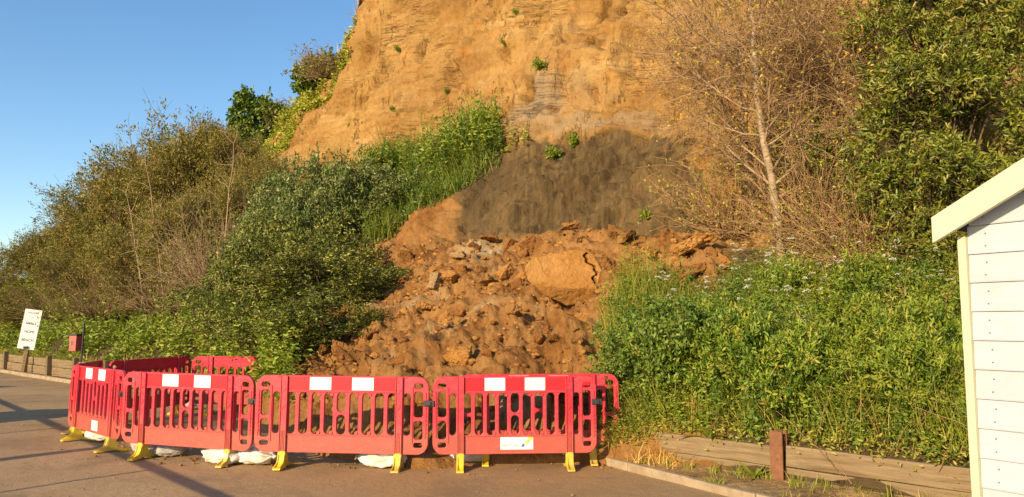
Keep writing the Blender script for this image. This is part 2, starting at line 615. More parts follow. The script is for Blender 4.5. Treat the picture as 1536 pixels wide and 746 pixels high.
M['black'] = plain('black_plastic', (0.03, 0.03, 0.032), 0.55, 0.2, 10, 0.1, 0.003)
M['bag'] = plain('woven_white', (0.68, 0.64, 0.56), 0.7, 0.08, 12, 0.35, 0.02, dirt=(0.42, 0.32, 0.20))
M['bag_grey'] = plain('woven_grey', (0.36, 0.34, 0.32), 0.7, 0.1, 12, 0.35, 0.02, dirt=(0.28, 0.2, 0.12))
M['plate'] = plain('white_plate', (0.82, 0.81, 0.77), 0.45, 0.04, 8, 0)
M['ink_blue'] = plain('blue_ink', (0.05, 0.16, 0.32), 0.5, 0.05, 8, 0)
M['ink_grey'] = plain('grey_ink', (0.30, 0.36, 0.38), 0.5, 0.05, 8, 0)
M['ink_yellow'] = plain('yellow_ink', (0.80, 0.52, 0.03), 0.5, 0.05, 8, 0)
M['ink_dark'] = plain('faded_black_ink', (0.11, 0.105, 0.09), 0.6, 0.1, 8, 0)
M['ink_gold'] = plain('faded_gold_ink', (0.40, 0.34, 0.2), 0.6, 0.1, 8, 0)
M['rust'] = plain('rusty_steel', (0.20, 0.085, 0.04), 0.85, 0.3, 14, 0.4, 0.006, dirt=(0.11, 0.045, 0.022))
M['kerb'] = plain('concrete_kerb', (0.33, 0.25, 0.155), 0.9, 0.22, 7, 0.6, 0.012, dirt=(0.20, 0.13, 0.065))
M['binred'] = plain('faded_red_paint', (0.52, 0.10, 0.085), 0.55, 0.12, 8, 0.1, 0.003, dirt=(0.40, 0.15, 0.1))
M['galv'] = plain('galvanised_steel', (0.35, 0.35, 0.36), 0.5, 0.1, 8, 0.05, 0.002, metal=0.7)

def wood_mat(name, cols, dirt, axis_scale=(0.6, 9, 9), cracks=True):
    m, nt, b, out = new_mat(name)
    P = objco(nt)
    v = mapping(nt, P, axis_scale)
    n = noise(nt, v, 3.0, 7, 0.65, 0.6)
    c = ramp(nt, n, [(0.28, cols[0]), (0.5, cols[1]), (0.72, cols[2])])
    n2 = noise(nt, P, 2.2, 6, 0.7)
    c = mix(nt, ramp(nt, n2, [(0.52, 0.0), (0.75, 0.7)]), c, dirt)
    nt.links.new(c, b.inputs['Base Color'])
    b.inputs['Roughness'].default_value = 0.85
    b.inputs['Specular IOR Level'].default_value = 0.2
    nt.links.new(bump(nt, n, 0.6, 0.012), b.inputs['Normal'])
    return m
M['sleeper'] = wood_mat('weathered_timber', [(0.13, 0.085, 0.043), (0.225, 0.158, 0.085), (0.30, 0.22, 0.125)], (0.16, 0.115, 0.06))
M['oldpost'] = wood_mat('old_post_timber', [(0.09, 0.06, 0.03), (0.16, 0.11, 0.06), (0.22, 0.155, 0.085)], (0.12, 0.085, 0.045), (5, 5, 1))
M['bark'] = wood_mat('bark', [(0.07, 0.045, 0.025), (0.13, 0.085, 0.048), (0.19, 0.13, 0.08)], (0.09, 0.08, 0.04), (5, 5, 1.5))
M['twig'] = plain('brown_twigs', (0.20, 0.125, 0.055), 0.8, 0.35, 3, 0)
M['twig_pale'] = plain('pale_dead_twigs', (0.33, 0.22, 0.12), 0.8, 0.3, 3, 0)
M['twig_red'] = plain('reddish_twigs', (0.36, 0.21, 0.092), 0.8, 0.3, 3, 0)

def birch_mat():
    m, nt, b, out = new_mat('birch_bark')
    P = objco(nt)
    n = noise(nt, mapping(nt, P, (4, 4, 14)), 2.0, 6, 0.7, 0.4)
    c = ramp(nt, n, [(0.32, (0.10, 0.065, 0.04)), (0.45, (0.30, 0.21, 0.125)), (0.65, (0.45, 0.34, 0.21)), (0.8, (0.30, 0.21, 0.12))])
    nt.links.new(c, b.inputs['Base Color'])
    b.inputs['Roughness'].default_value = 0.75
    nt.links.new(bump(nt, n, 0.5, 0.01), b.inputs['Normal'])
    return m
M['birch'] = birch_mat()

def paint_mat(name, col, grime, dull):
    m, nt, b, out = new_mat(name)
    P = objco(nt)
    g = noise(nt, mapping(nt, P, (1.2, 14, 14)), 4.0, 7, 0.7, 0.3)
    c = ramp(nt, g, [(0.3, tuple(x * 0.93 for x in col)), (0.65, col)])
    n2 = noise(nt, P, 5.0, 6, 0.75, 0.5)
    c = mix(nt, ramp(nt, n2, [(0.48, 0.0), (0.80, dull)]), c, grime)
    rr = N(nt, 'ShaderNodeObjectInfo').outputs['Random']
    c = mix(nt, mth(nt, 'MULTIPLY', rr, 0.22), c, grime)
    nt.links.new(c, b.inputs['Base Color'])
    b.inputs['Roughness'].default_value = 0.55
    b.inputs['Specular IOR Level'].default_value = 0.35
    nt.links.new(bump(nt, g, 0.22, 0.006), b.inputs['Normal'])
    return m
M['hutwhite'] = paint_mat('white_paint', (0.45, 0.475, 0.52), (0.32, 0.34, 0.30), 0.5)
M['hutcream'] = paint_mat('cream_paint', (0.56, 0.54, 0.37), (0.45, 0.38, 0.2), 0.3)
M['nail'] = plain('rusty_nail', (0.16, 0.13, 0.11), 0.7, 0.2, 10, 0)
M['felt'] = plain('roof_felt', (0.10, 0.11, 0.10), 0.95, 0.2, 30, 0.4, 0.004)
M['petal'] = plain('white_petals', (0.55, 0.54, 0.43), 0.7, 0.08, 3, 0)

# leaves
g = lambda r, gg, b_: (r, gg, b_)
M['olive'] = leaf_mat('olive_leaves', [(0.0, g(.042, .044, .013)), (0.35, g(.085, .086, .020)), (0.65, g(.120, .120, .026)), (0.88, g(.150, .125, .038)), (1.0, g(.17, .105, .05))], 0.55, 0.25, 0.38, 0.55, (0.125, 0.098, 0.032))
M['elder'] = leaf_mat('dark_leaves', [(0.0, g(.022, .036, .010)), (0.4, g(.050, .068, .015)), (0.72, g(.086, .100, .022)), (0.93, g(.145, .145, .035)), (1.0, g(.18, .17, .07))], 0.42, 0.22, 0.4, 0.8, (0.095, 0.085, 0.022))
M['greyleaf'] = leaf_mat('grey_green_leaves', [(0.0, g(.035, .055, .020)), (0.5, g(.062, .090, .028)), (0.85, g(.090, .112, .040)), (0.97, g(.12, .135, .065)), (1.0, g(.20, .20, .13))], 0.45, 0.22, 0.3, 0.9, (0.08, 0.08, 0.02))
M['herb'] = leaf_mat('green_herb_leaves', [(0.0, g(.035, .070, .010)), (0.35, g(.080, .124, .016)), (0.7, g(.125, .158, .022)), (0.93, g(.152, .172, .030)), (1.0, g(.18, .155, .05))], 0.45, 0.3, 0.3, 0.7, (0.130, 0.135, 0.024))
M['herb_dark'] = leaf_mat('blue_green_leaves', [(0.0, g(.035, .070, .016)), (0.5, g(.060, .105, .022)), (1.0, g(.095, .135, .030))], 0.4, 0.28, 0.35, 1.4, (0.11, 0.12, 0.022))
M['grass'] = leaf_mat('grass_blades', [(0.0, g(.075, .110, .018)), (0.5, g(.125, .155, .026)), (0.85, g(.17, .17, .04)), (1.0, g(.28, .21, .09))], 0.5, 0.3, 0.4, 0.8, (0.20, 0.165, 0.045))
M['reed'] = leaf_mat('tall_green_grass', [(0.0, g(.032, .060, .011)), (0.5, g(.066, .100, .018)), (0.9, g(.105, .122, .028)), (1.0, g(.17, .14, .05))], 0.5, 0.3, 0.3, 0.5, (0.14, 0.13, 0.03))
M['straw'] = leaf_mat('dry_straw', [(0.0, g(.25, .16, .06)), (0.6, g(.36, .25, .10)), (1.0, g(.42, .31, .15))], 0.7, 0.25, 0.2, 1.5, (0.22, 0.17, 0.05))
M['laurel'] = leaf_mat('evergreen_leaves', [(0.0, g(.030, .045, .010)), (0.4, g(.068, .085, .014)), (0.75, g(.095, .108, .017)), (0.96, g(.125, .126, .024)), (1.0, g(.16, .12, .045))], 0.36, 0.18, 0.3, 0.8, (0.11, 0.105, 0.02), 0.45)
M['ivy'] = leaf_mat('ivy_leaves', [(0.0, g(.022, .045, .010)), (0.5, g(.050, .085, .016)), (0.9, g(.085, .12, .02)), (1.0, g(.10, .13, .03))], 0.4, 0.2, 0.2, 0.9, (0.06, 0.09, 0.02))
M['lime'] = leaf_mat('lime_green_leaves', [(0.0, g(.09, .13, .016)), (0.5, g(.16, .19, .024)), (1.0, g(.22, .22, .045))], 0.5, 0.3, 0.4, 0.5, (0.22, 0.17, 0.06))
M['yellowleaf'] = leaf_mat('yellowing_leaves', [(0.0, g(.10, .10, .02)), (0.5, g(.20, .17, .03)), (1.0, g(.30, .20, .05))], 0.5, 0.3, 0.2, 1.0, (0.2, 0.12, 0.04))

# ------------------------------------------------------------------ the hill: one surface in columns seen from the road
# each knot: (distance behind the roadside wall, height, 'z') or (..., picture row, 'p')
def Z(t, z): return (t, z, 'z')
def Pp(t, p): return (t, p, 'p')
COLS = {
 -140: [Z(0, .36), Z(1, .8), Z(4, 2.2), Z(8, 3.6), Z(11, 4.2), Z(13, 4.4)],
 100: [Z(0, .36), Z(1, .9), Z(4, 3.0), Z(8, 4.8), Z(10, 5.5), Z(13, 6.0)],
 300: [Z(0, .36), Z(1, 1.0), Z(4, 3.2), Z(7, 5.5), Z(9.5, 7.4), Z(12, 8.6)],
 400: [Z(-1.2, .0), Z(.6, .8), Z(4, 3.0), Pp(8, 268), Pp(9.5, 232), Pp(10.5, 214)],
 440: [Z(-2.1, .0), Z(.0, .6), Z(4.2, 3.1), Pp(8, 256), Pp(9.5, 205), Pp(10.5, 168)],
 480: [Z(-2.3, .02), Z(-.4, .72), Z(4.4, 3.2), Pp(8.1, 248), Pp(9.6, 175), Pp(10.6, 118)],
 515: [Z(-2.2, .03), Z(-.5, .85), Pp(4.5, 405), Pp(8.2, 246), Pp(9.7, 150), Pp(10.8, 84)],
 535: [Z(-2.15, .03), Z(-.5, .88), Pp(4.6, 400), Pp(8.1, 246), Pp(9.8, 110), Pp(11, 30)],
 560: [Z(-2.1, .03), Z(-.45, .9), Pp(4.7, 395), Pp(8.1, 246), Pp(9.8, 50), Pp(11.3, -60)],
 600: [Z(-2.10, .07), Z(-.35, .9), Pp(4.8, 390), Pp(8.0, 244), Pp(9.9, 10), Pp(11.8, -240)],
 650: [Z(-1.90, .07), Z(-.2, .95), Pp(4.9, 378), Pp(7.8, 232), Pp(9.7, 0), Pp(11.8, -300)],
 700: [Z(-1.45, .02), Z(0, 1.0), Pp(5, 368), Pp(7.6, 212), Pp(9.6, 0), Pp(11.6, -320)],
 780: [Z(-.95, .02), Z(.3, 1.05), Pp(5, 366), Pp(7.5, 212), Pp(9.5, 0), Pp(11.6, -330)],
 850: [Z(-.55, .02), Z(.6, 1.1), Pp(5, 362), Pp(7.4, 212), Pp(9.4, 0), Pp(11.6, -330)],
 920: [Z(-.25, .15), Z(.8, 1.12), Pp(4.9, 352), Pp(7.2, 210), Pp(9.2, 0), Pp(11.6, -330)],
 1000: [Z(0, .32), Z(1, 1.1), Pp(4.6, 350), Pp(7, 208), Pp(9, 0), Pp(11.6, -330)],
 1080: [Z(0, .33), Z(1.1, .95), Pp(4.3, 368), Pp(6.8, 222), Pp(8.8, 0), Pp(11.8, -340)],
 1175: [Z(0, .33), Z(1.2, .9), Pp(4, 392), Pp(6.6, 245), Pp(8.6, 0), Pp(12, -350)],
 1300: [Z(0, .33), Z(1.2, .9), Pp(4, 400), Pp(6.6, 255), Pp(8.6, 0), Pp(12, -350)],
 1536: [Z(0, .33), Z(1.2, .9), Z(4, 2.4), Z(7, 4.4), Z(9, 8.0), Z(12, 12.0)],
 1900: [Z(0, .33), Z(1.2, .9), Z(4, 2.4), Z(7, 4.4), Z(9, 8.0), Z(12, 12.0)],
}
cpx = np.array(sorted(COLS))
YK, ZK = [], []
for c in cpx:
    ys, zs = [], []
    for (t, v, k) in COLS[c]:
        Y = float(T2Y(c, t))
        ys.append(Y)
        zs.append(v if k == 'z' else pix(c, v, Y)[2])
    ys.append(ys[-1] + 14); zs.append(zs[-1] - 0.4)
    YK.append(ys); ZK.append(zs)
YK, ZK = np.array(YK), np.array(ZK)
PXS = np.arange(-140, 1901, 3.2)
ROWN = [22, 86, 70, 84, 30, 5]
def gsm(a, sig, axis=0):
    k = int(3 * sig)
    w = np.exp(-0.5 * (np.arange(-k, k + 1) / sig) ** 2)
    w /= w.sum()
    pad = [(k, k) if i == axis else (0, 0) for i in range(a.ndim)]
    return np.apply_along_axis(lambda v: np.convolve(v, w, 'valid'), axis, np.pad(a, pad, mode='edge'))
Yk = np.stack([gsm(np.interp(PXS, cpx, YK[:, k]), 5) for k in range(7)], 1)
Zk = np.stack([gsm(np.interp(PXS, cpx, ZK[:, k]), 5) for k in range(7)], 1)
rowp = [0.0]
for i, n in enumerate(ROWN):
    rowp += [i + (j + 1) / n for j in range(n)]
rowp = np.array(rowp)
ki = np.minimum(rowp.astype(int), 5)
fr = rowp - ki
YG = Yk[:, ki] * (1 - fr) + Yk[:, ki + 1] * fr
ZG = Zk[:, ki] * (1 - fr) + Zk[:, ki + 1] * fr
YG[:, 6:-8] = gsm(YG, 5, 1)[:, 6:-8]
ZG[:, 6:-8] = gsm(ZG, 5, 1)[:, 6:-8]
XG = xfrom(PXS[:, None], YG, ZG)
G = np.stack([XG, YG, ZG], -1)
nC, nR = YG.shape
PXG = np.repeat(PXS[:, None], nR, 1)
RWG = np.repeat(rowp[None], nC, 0)
def gnormals(G):
    du, dv = np.gradient(G, axis=0), np.gradient(G, axis=1)
    n = norm(np.cross(du, dv))
    return n
NG = gnormals(G)
flat = G.reshape(-1, 3)
sc_ = (flat[:, :2] - PW) @ UW
tc_ = (flat[:, :2] - PW) @ NW
stz = np.stack([sc_, tc_, flat[:, 2]], 1)
edge_n = fbm(stz * 0.45, 4).reshape(nC, nR)
edge_f = fbm(stz * 1.6, 4).reshape(nC, nR)
pxe = PXG + edge_n * 55 + edge_f * 18
rwe = RWG + edge_n * 0.10 + edge_f * 0.05
mDeb = sstep(430, 470, pxe) * (1 - sstep(1020, 1110, pxe)) * (1 - sstep(1.93, 2.05, rwe)) 
mDeb = np.where((RWG < 1.0) & (PXG > 330) & (PXG < 520), np.maximum(mDeb, 0.9), mDeb)
mClay = sstep(648, 690, pxe + (RWG - 2) * 25) * (1 - sstep(1000, 1030, pxe)) * sstep(1.97, 2.05, rwe) * (1 - sstep(2.985, 3.015, RWG + edge_n * 0.10 + edge_f * .05))
mDeb = np.maximum(mDeb, sstep(535, 565, pxe) * (1 - sstep(648, 690, pxe)) * sstep(1.85, 1.95, RWG) * (1 - sstep(2.2, 2.4, RWG + edge_f * .04 - np.interp(PXG, [555, 620, 680, 740], [-.1, .08, .3, .5]))))
mClay = mClay * (1 - mDeb)
mCliff = sstep(2.55, 2.75, rwe) * sstep(385, 420, PXG) 
mCliff = np.maximum(mCliff, sstep(2.0, 2.1, RWG) * sstep(540, 580, PXG))
mCliff = mCliff * (1 - mDeb) * (1 - mClay)
mHum = np.clip(1 - mDeb - mCliff - mClay, 0, 1)
mHum = np.maximum(mHum, sstep(5.0, 5.3, RWG))
mHum = np.maximum(mHum, sstep(1.9, 2.1, RWG) * (1 - sstep(2.55, 2.95, rwe)) * sstep(430, 520, PXG) * (1 - sstep(640, 720, pxe + (RWG - 2) * -60)))
mHum = mHum * (1 - mDeb)
mPale = sstep(.32, .9, edge_n + 0.55 * np.exp(-((PXG - 690) / 75) ** 2 - ((RWG - 1.75) / 0.25) ** 2) + 0.5 * np.exp(-((PXG - 840) / 90) ** 2 - ((RWG - 0.95) / 0.12) ** 2)) * mDeb
mGrey = np.maximum(np.exp(-((pxe - 818) / 42) ** 2 - ((rwe - 3.20) / 0.15) ** 2) * .8, np.exp(-((pxe - 890) / 95) ** 4 - ((rwe - 3.10) / 0.055) ** 2) * .55) * (RWG > 2.9)
# relief
rel = np.zeros(nC * nR)
fD, fC, fK, fH = mDeb.ravel(), mCliff.ravel(), mClay.ravel(), mHum.ravel()
big = fbm(stz * np.array([0.22, 0.3, 0.22]), 3)
mid = fbm(stz * 0.9, 4)
fine = fbm(stz * 3.2, 4)
rid = 1 - np.abs(pnoise(stz * np.array([1.1, 1.1, 0.25]))) * 2
vst = fbm(stz * np.array([1.3, 0.6, 0.16]), 4)
vfn = fbm(stz * np.array([3.4, 1.5, 0.4]), 3)
bed = fbm(np.stack([sc_ * 0.16, tc_ * 0.2, flat[:, 2] * 1.5 + 0.25 * mid], 1), 4)
blk = np.abs(pnoise(stz * np.array([0.55, 0.55, 0.35]) + 9)) 
ter = bed * 3.0
ter = (np.floor(ter) + sstep(.35, .65, ter - np.floor(ter))) / 3.0
cl = 0.95 * big + 0.30 * vst + 0.05 * vfn + 0.20 * ter + 0.09 * mid + 0.025 * fine - 0.40 * sstep(.55, .75, fbm(stz * np.array([.8, 1, .6]) + 3, 3)) - 0.22 * np.exp(-(blk / 0.05) ** 2) * sstep(-.1, .3, big)
wq = stz + 0.25 * np.stack([fbm(stz * 1.3, 2), fbm(stz * 1.3 + 40, 2), fbm(stz * 1.3 + 80, 2)], 1)
de = 0.25 * big + 0.22 * mid + 0.16 * np.abs(pnoise(wq * 1.5)) + 0.17 * np.abs(pnoise(wq * 3.1 + 5)) + 0.14 * np.abs(pnoise(wq * 6.0 + 9)) + 0.05 * fbm(stz * 9, 3)
dg = fbm(np.stack([(sc_ - .55 * flat[:, 2]) * 3.2, tc_ * .8, flat[:, 2] * .55], 1), 3)
ck = 0.25 * big + 0.08 * dg - 0.07 * np.abs(pnoise(np.stack([(sc_ - .4 * flat[:, 2]) * 1.9, tc_ * .5, flat[:, 2] * .5 + 4], 1))) + 0.10 * fbm(stz * np.array([1.5, .8, .35]) , 4) + 0.04 * vfn + 0.04 * fine
toe = np.clip(RWG.ravel() / 0.4, 0.10, 1)
ck = ck * 1.9 + 0.12 * np.minimum(0, .25 - np.abs(fbm(np.stack([(sc_ - .5 * flat[:, 2]) * 1.5, tc_, flat[:, 2] * .7 + 2], 1), 3))) * 3
rel = fC * cl + fD * de * toe + fK * ck + np.clip(1 - fC - fD - fK, 0, 1) * (0.25 * mid + 0.08 * fine) * toe * 0.6
rel *= np.clip((5.6 - RWG.ravel()) / 0.5, 0.1, 1)
# undercut ledge where the ochre sand stands over the dark clay
rel += fC * 0.22 * np.exp(-((RWG.ravel() - 3.08 - 0.1 * edge_n.ravel()) / 0.07) ** 2) * sstep(690, 760, PXG.ravel()) * (1 - sstep(1000, 1060, PXG.ravel()))
# hollow left by a fallen block
rel -= 1.0 * np.exp(-((PXG.ravel() - 797) / 13) ** 2 - ((RWG.ravel() - 3.31) / 0.06) ** 2)
for (cx_, cr_, wx_, wr_, dp_) in [(887, 3.97, 4.5, .10, 1.1), (918, 4.0, 3.5, .07, .9), (838, 3.78, 3, .09, .5), (848, 3.66, 3, .05, .5), (622, 3.74, 4, .09, .8), (880, 3.72, 3, .05, .5), (935, 3.55, 3, .05, .4), (676, 3.55, 3, .05, .4), (752, 3.6, 3.5, .05, .4), (795, 3.5, 9, .03, .45), (720, 3.45, 4, .1, .2), (560, 3.75, 4, .12, .2)]:
    rel -= dp_ * np.exp(-((PXG.ravel() - cx_ - 8 * (RWG.ravel() - cr_) + 6 * edge_f.ravel()) / wx_) ** 2 - ((RWG.ravel() - cr_) / wr_) ** 2)
def at_px(px, py):
    c = int(np.clip(round((px - PXS[0]) / 3.2), 0, nC - 1))
    yc = G[c, :-5, 1]; q = (G[c, :-5, 2] - EYE) / yc
    return c, int(np.argmin(np.abs(H0 / 2 - (q * CT - ST) / (CT + q * ST) * F - py)))
ci, rj = np.meshgrid(np.arange(nC), np.arange(nR), indexing='ij')
for (px, py, w, h, d) in [(775, 480, 3, 3, .5), (742, 482, 2.6, 2.6, .5), (701, 514, 3, 2, .4), (500, 552, 4, 3, .5), (520, 530, 2.5, 2.5, .4), (682, 492, 4, 2, .3), (600, 560, 4, 2, .3), (833, 470, 4, 2, .4), (905, 545, 4, 2, .4),
                          (925, 425, 5, 6, .7), (965, 400, 7, 2, .4), (640, 500, 6, 1.6, .3), (860, 510, 5, 2, .35), (650, 440, 8, 2, .3), (690, 450, 3, 3, .35), (1010, 395, 6, 2, .4), (1060, 400, 4, 3, .4), (560, 590, 5, 2, .3), (760, 540, 5, 1.6, .25)]:
    c0_, j0_ = at_px(px, py)
    k = np.exp(-((ci - c0_ + .5 * (rj - j0_)) / w) ** 2 - ((rj - j0_) / h) ** 2) - .55 * np.exp(-((ci - c0_) / (w * 1.6)) ** 2 - ((rj - j0_ + 2.2 * h) / (h * 1.2)) ** 2)
    rel -= (d * k).ravel()
G = (flat + NG.reshape(-1, 3) * rel[:, None] * np.where(NG.reshape(-1, 3)[:, 1:2] > 0, -1, 1)).reshape(nC, nR, 3)
# keep a buried skirt along the foot
G[:, 0, 2] -= 0.25
NG = gnormals(G)
NG = np.where(NG[..., 1:2] > 0.35, -NG, NG)
vid = np.arange(nC * nR).reshape(nC, nR)
quads = np.stack([vid[:-1, :-1], vid[1:, :-1], vid[1:, 1:], vid[:-1, 1:]], -1)
qd = (mDeb + mClay * 0)[:-1, :-1]
isD = (qd > 0.5)
isC = (~isD) & ((RWG[:-1, :-1] > 2.6) & (PXG[:-1, :-1] > 390) | (mClay[:-1, :-1] > 0.5) | ((RWG[:-1, :-1] > 2.0) & (PXG[:-1, :-1] > 1020)))
isH = ~(isD | isC)
A = dict(debris=mDeb.ravel(), pale=mPale.ravel(), clay=mClay.ravel(), grey=mGrey.ravel(), humus=mHum.ravel())
for nm, msk in (('landslide_slope', isD), ('cliff', isC), ('hillside', isH)):
    q = quads[msk]
    used, inv = np.unique(q, return_inverse=True)
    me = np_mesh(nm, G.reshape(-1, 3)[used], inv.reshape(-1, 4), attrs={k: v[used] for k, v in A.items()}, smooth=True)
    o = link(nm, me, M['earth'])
    o['kind'] = 'structure'

def hpt(px, Y=None, t=None, row=None):
    """a point of the hill in picture column px"""
    c = int(np.clip(round((px - PXS[0]) / 3.2), 0, nC - 1))
    col = G[c]
    if row is not None:
        return col[int(np.argmin(np.abs(rowp - row)))].copy()
    if t is not None:
        Y = float(T2Y(px, t))
    j = int(np.argmin(np.abs(col[:-5, 1] - Y)))
    return col[j].copy()

def hsurf(px, py):
    """where the hill shows at a picture point (front-most)"""
    c = int(np.clip(round((px - PXS[0]) / 3.2), 0, nC - 1))
    col = G[c][:-5]
    yc = col[:, 1]; q = (col[:, 2] - EYE) / yc
    m = (q * CT - ST) / (CT + q * ST)
    rows = H0 / 2 - m * F
    j = int(np.argmin(np.abs(rows - py)))
    return col[j].copy()

_tri = None
def scatter(mask, n, r=rng):
    """random points on the hill, by area, where mask (on quads) is set"""
    q = quads[mask]
    V = G.reshape(-1, 3)
    a, b, c, d = (V[q[:, i]] for i in range(4))
    ar = np.linalg.norm(np.cross(c - a, d - b), axis=1)
    k = r.choice(len(q), n, p=ar / ar.sum())
    u, v = r.random((2, n, 1))
    p = (a[k] * (1 - u) + b[k] * u) * (1 - v) + (d[k] * (1 - u) + c[k] * u) * v
    nn = NG.reshape(-1, 3)[q[k, 0]]
    return p, nn
QPX, QRW = PXG[:-1, :-1], RWG[:-1, :-1]
QT = tc_.reshape(nC, nR)[:-1, :-1]

# ------------------------------------------------------------------ road, verge, far ground, kerb
gx = np.concatenate([np.linspace(-600, -40, 12), np.arange(-36, 14, 0.25), np.linspace(16, 600, 12)])
gy = np.concatenate([np.linspace(-400, -12, 8), np.arange(-8, 42, 0.25), np.linspace(46, 900, 12)])
XX, YY = np.meshgrid(gx, gy, indexing='ij')
st_ = np.stack([XX.ravel(), YY.ravel()], 1)
tt = (st_ - PW) @ NW
ss = (st_ - PW) @ UW
slip = np.exp(-(np.maximum(0, np.abs(ss + 4.0) - 4.2) / 1.4) ** 2) * np.exp(-(np.maximum(0, -tt - 2.5) / 1.2) ** 2)
edge = np.exp(-(np.maximum(0, -tt - 0.7) / 0.35) ** 2) * 0.75
sand = np.clip(np.maximum(slip, edge), 0, 1)
v2 = np.arange(XX.size).reshape(XX.shape)
ZZ = np.zeros(XX.size)
near = (np.abs(ss) < 40) & (tt < 2) & (tt > -8)
ZZ[near] += 0.012 * fbm(np.stack([st_[near, 0] * 0.5, st_[near, 1] * 0.5, np.zeros(near.sum())], 1), 3) - 0.006
o = link('road', np_mesh('road', np.stack([XX.ravel(), YY.ravel(), ZZ], 1),
         np.stack([v2[:-1, :-1], v2[1:, :-1], v2[1:, 1:], v2[:-1, 1:]], -1).reshape(-1, 4), attrs={'sand': sand}, smooth=True), M['road'])
o['kind'] = 'structure'

# earth verge between kerb and timber wall (right-hand side)
K0, K1 = gpt(872, 687)[:2], gpt(1112, 748)[:2]
kd = (K1 - K0) / np.linalg.norm(K1 - K0)
KEND = K0 + kd * 5.5
nv, mv = 90, 30
vv = []
for i in range(nv):
    f = i / (nv - 1)
    a = K0 + (KEND - K0) * f
    b_ = wallp(-0.6 + 5.6 * f, 0.1)
    for j in range(mv):
        h = j / (mv - 1)
        p = a * (1 - h) + b_ * h
        vv.append((p[0], p[1], 0.035 + 0.045 * h))
vv = np.array(vv)
vv[:, 2] += 0.035 * fbm(vv * np.array([2.5, 2.5, 0]), 5) + 0.01 * fbm(vv * np.array([14, 14, 0]), 2)
vi = np.arange(nv * mv).reshape(nv, mv)
o = link('verge', np_mesh('verge', vv, np.stack([vi[:-1, :-1], vi[:-1, 1:], vi[1:, 1:], vi[1:, :-1]], -1).reshape(-1, 4)[:, ::-1],
     attrs=dict(debris=np.full(len(vv), .8), pale=.45 + .5 * sstep(-.2, .5, fbm(vv * 1.3, 3)), clay=np.zeros(len(vv)), grey=np.zeros(len(vv)), humus=sstep(.1, .6, fbm(vv * 2 + 5, 3)) * 0.4), smooth=True), M['earth'])
o['kind'] = 'structure'
kb = MB()
kl, i = 5.5, 0
p_ = 0.0
ang = math.atan2(kd[1], kd[0])
while p_ < kl:
    L = 0.9
    c_ = K0 + kd * (p_ + L / 2)
    kb.box((c_[0] + random.uniform(-.006, .006), c_[1], 0.02 + random.uniform(-.004, .004)), (L - 0.008, 0.075, 0.12), Matrix.Rotation(ang + random.uniform(-.006, .006), 4, 'Z'), 0.012)
    p_ += L
o = kb.build('kerb', M['kerb'])
o['kind'] = 'structure'
# the far kerb at the foot of the left-hand wall
kb = MB()
for i in range(14):
    c_ = wallp(-29.5 + i * 0.92 + 0.45 + 2.0, -0.42)
    kb.box((c_[0], c_[1], 0.03), (0.91, 0.13, 0.12), Matrix.Rotation(math.atan2(UW[1], UW[0]), 4, 'Z'), 0.012)
o = kb.build('kerb', M['kerb'])
o['kind'] = 'structure'

# ------------------------------------------------------------------ timber retaining walls
WANG = math.atan2(UW[1], UW[0])
rw = empty('retaining_wall', (*PW, 0), WANG)
tag(rw, 'low weathered plank retaining wall with rusty posts between kerb and weeds', 'retaining wall')
def plank(root, x0, x1, z, h, th=0.055, tilt=0.0, y=0.0, mat='sleeper', seed=0):
    L = x1 - x0
    b = MB()
    b.box((0, 0, 0), (L, th, h), None, 0.008)
    bb = b.b
    bmesh.ops.subdivide_edges(bb, edges=[e for e in bb.edges if e.calc_length() > 0.3], cuts=24, use_grid_fill=True)
    co = np.array([v.co[:] for v in bb.verts])
    dz = 0.010 * fbm(np.stack([co[:, 0] * 1.2 + seed, co[:, 1] * 3, co[:, 2] * 2], 1), 3)
    dy = 0.006 * fbm(np.stack([co[:, 0] * 2 + seed + 7, co[:, 1] * 3, co[:, 2] * 8], 1), 3)
    for v, a_, c_ in zip(bb.verts, dz, dy):
        v.co.z += a_
        v.co.y += c_
    o = b.build('plank', M[mat], root, ((x0 + x1) / 2, y, z))
    o.rotation_euler = (random.uniform(-.03, .03), tilt, 0)
    return o
plank(rw, -0.25 + 0.35, 1.66, 0.29, 0.19, tilt=0.012, seed=1)
plank(rw, 0.12, 1.66, 0.095, 0.18, tilt=0.0, y=0.01, seed=2)
plank(rw, 1.80, 4.2, 0.285, 0.20, tilt=0.012, y=-0.01, seed=3)
plank(rw, 1.80, 4.4, 0.09, 0.18, tilt=0.004, seed=4)
plank(rw, 4.45, 7.2, 0.19, 0.36, seed=5)
def ipost(root, x, h, y=-0.03, w=0.13, d=0.13):
    b = MB()
    ft = 0.024
    b.box((0, -d / 2 + ft / 2, h / 2), (w, ft, h), None, 0.003, 1)
    b.box((0, d / 2 - ft / 2, h / 2), (w, ft, h), None, 0.003, 1)
    b.box((0, 0, h / 2 - .004), (0.018, d - 2 * ft + .002, h - .008))
    for z_ in (h * 0.55, h * 0.2):
        b.tube((0, -d / 2 - 0.008, z_), (0, -d / 2 + 0.004, z_), 0.014, n=8)
    o = b.build('post', M['rust'], root, (x, y, -0.05))
    return o
for x, h in ((-0.12, 0.52), (1.73, 0.59), (4.37, 0.5)):
    ipost(rw, x, h)
lw = empty('retaining_wall', (*wallp(-20.5), 0), WANG)
tag(lw, 'tan plank retaining wall along the far road edge under the white sign', 'retaining wall')
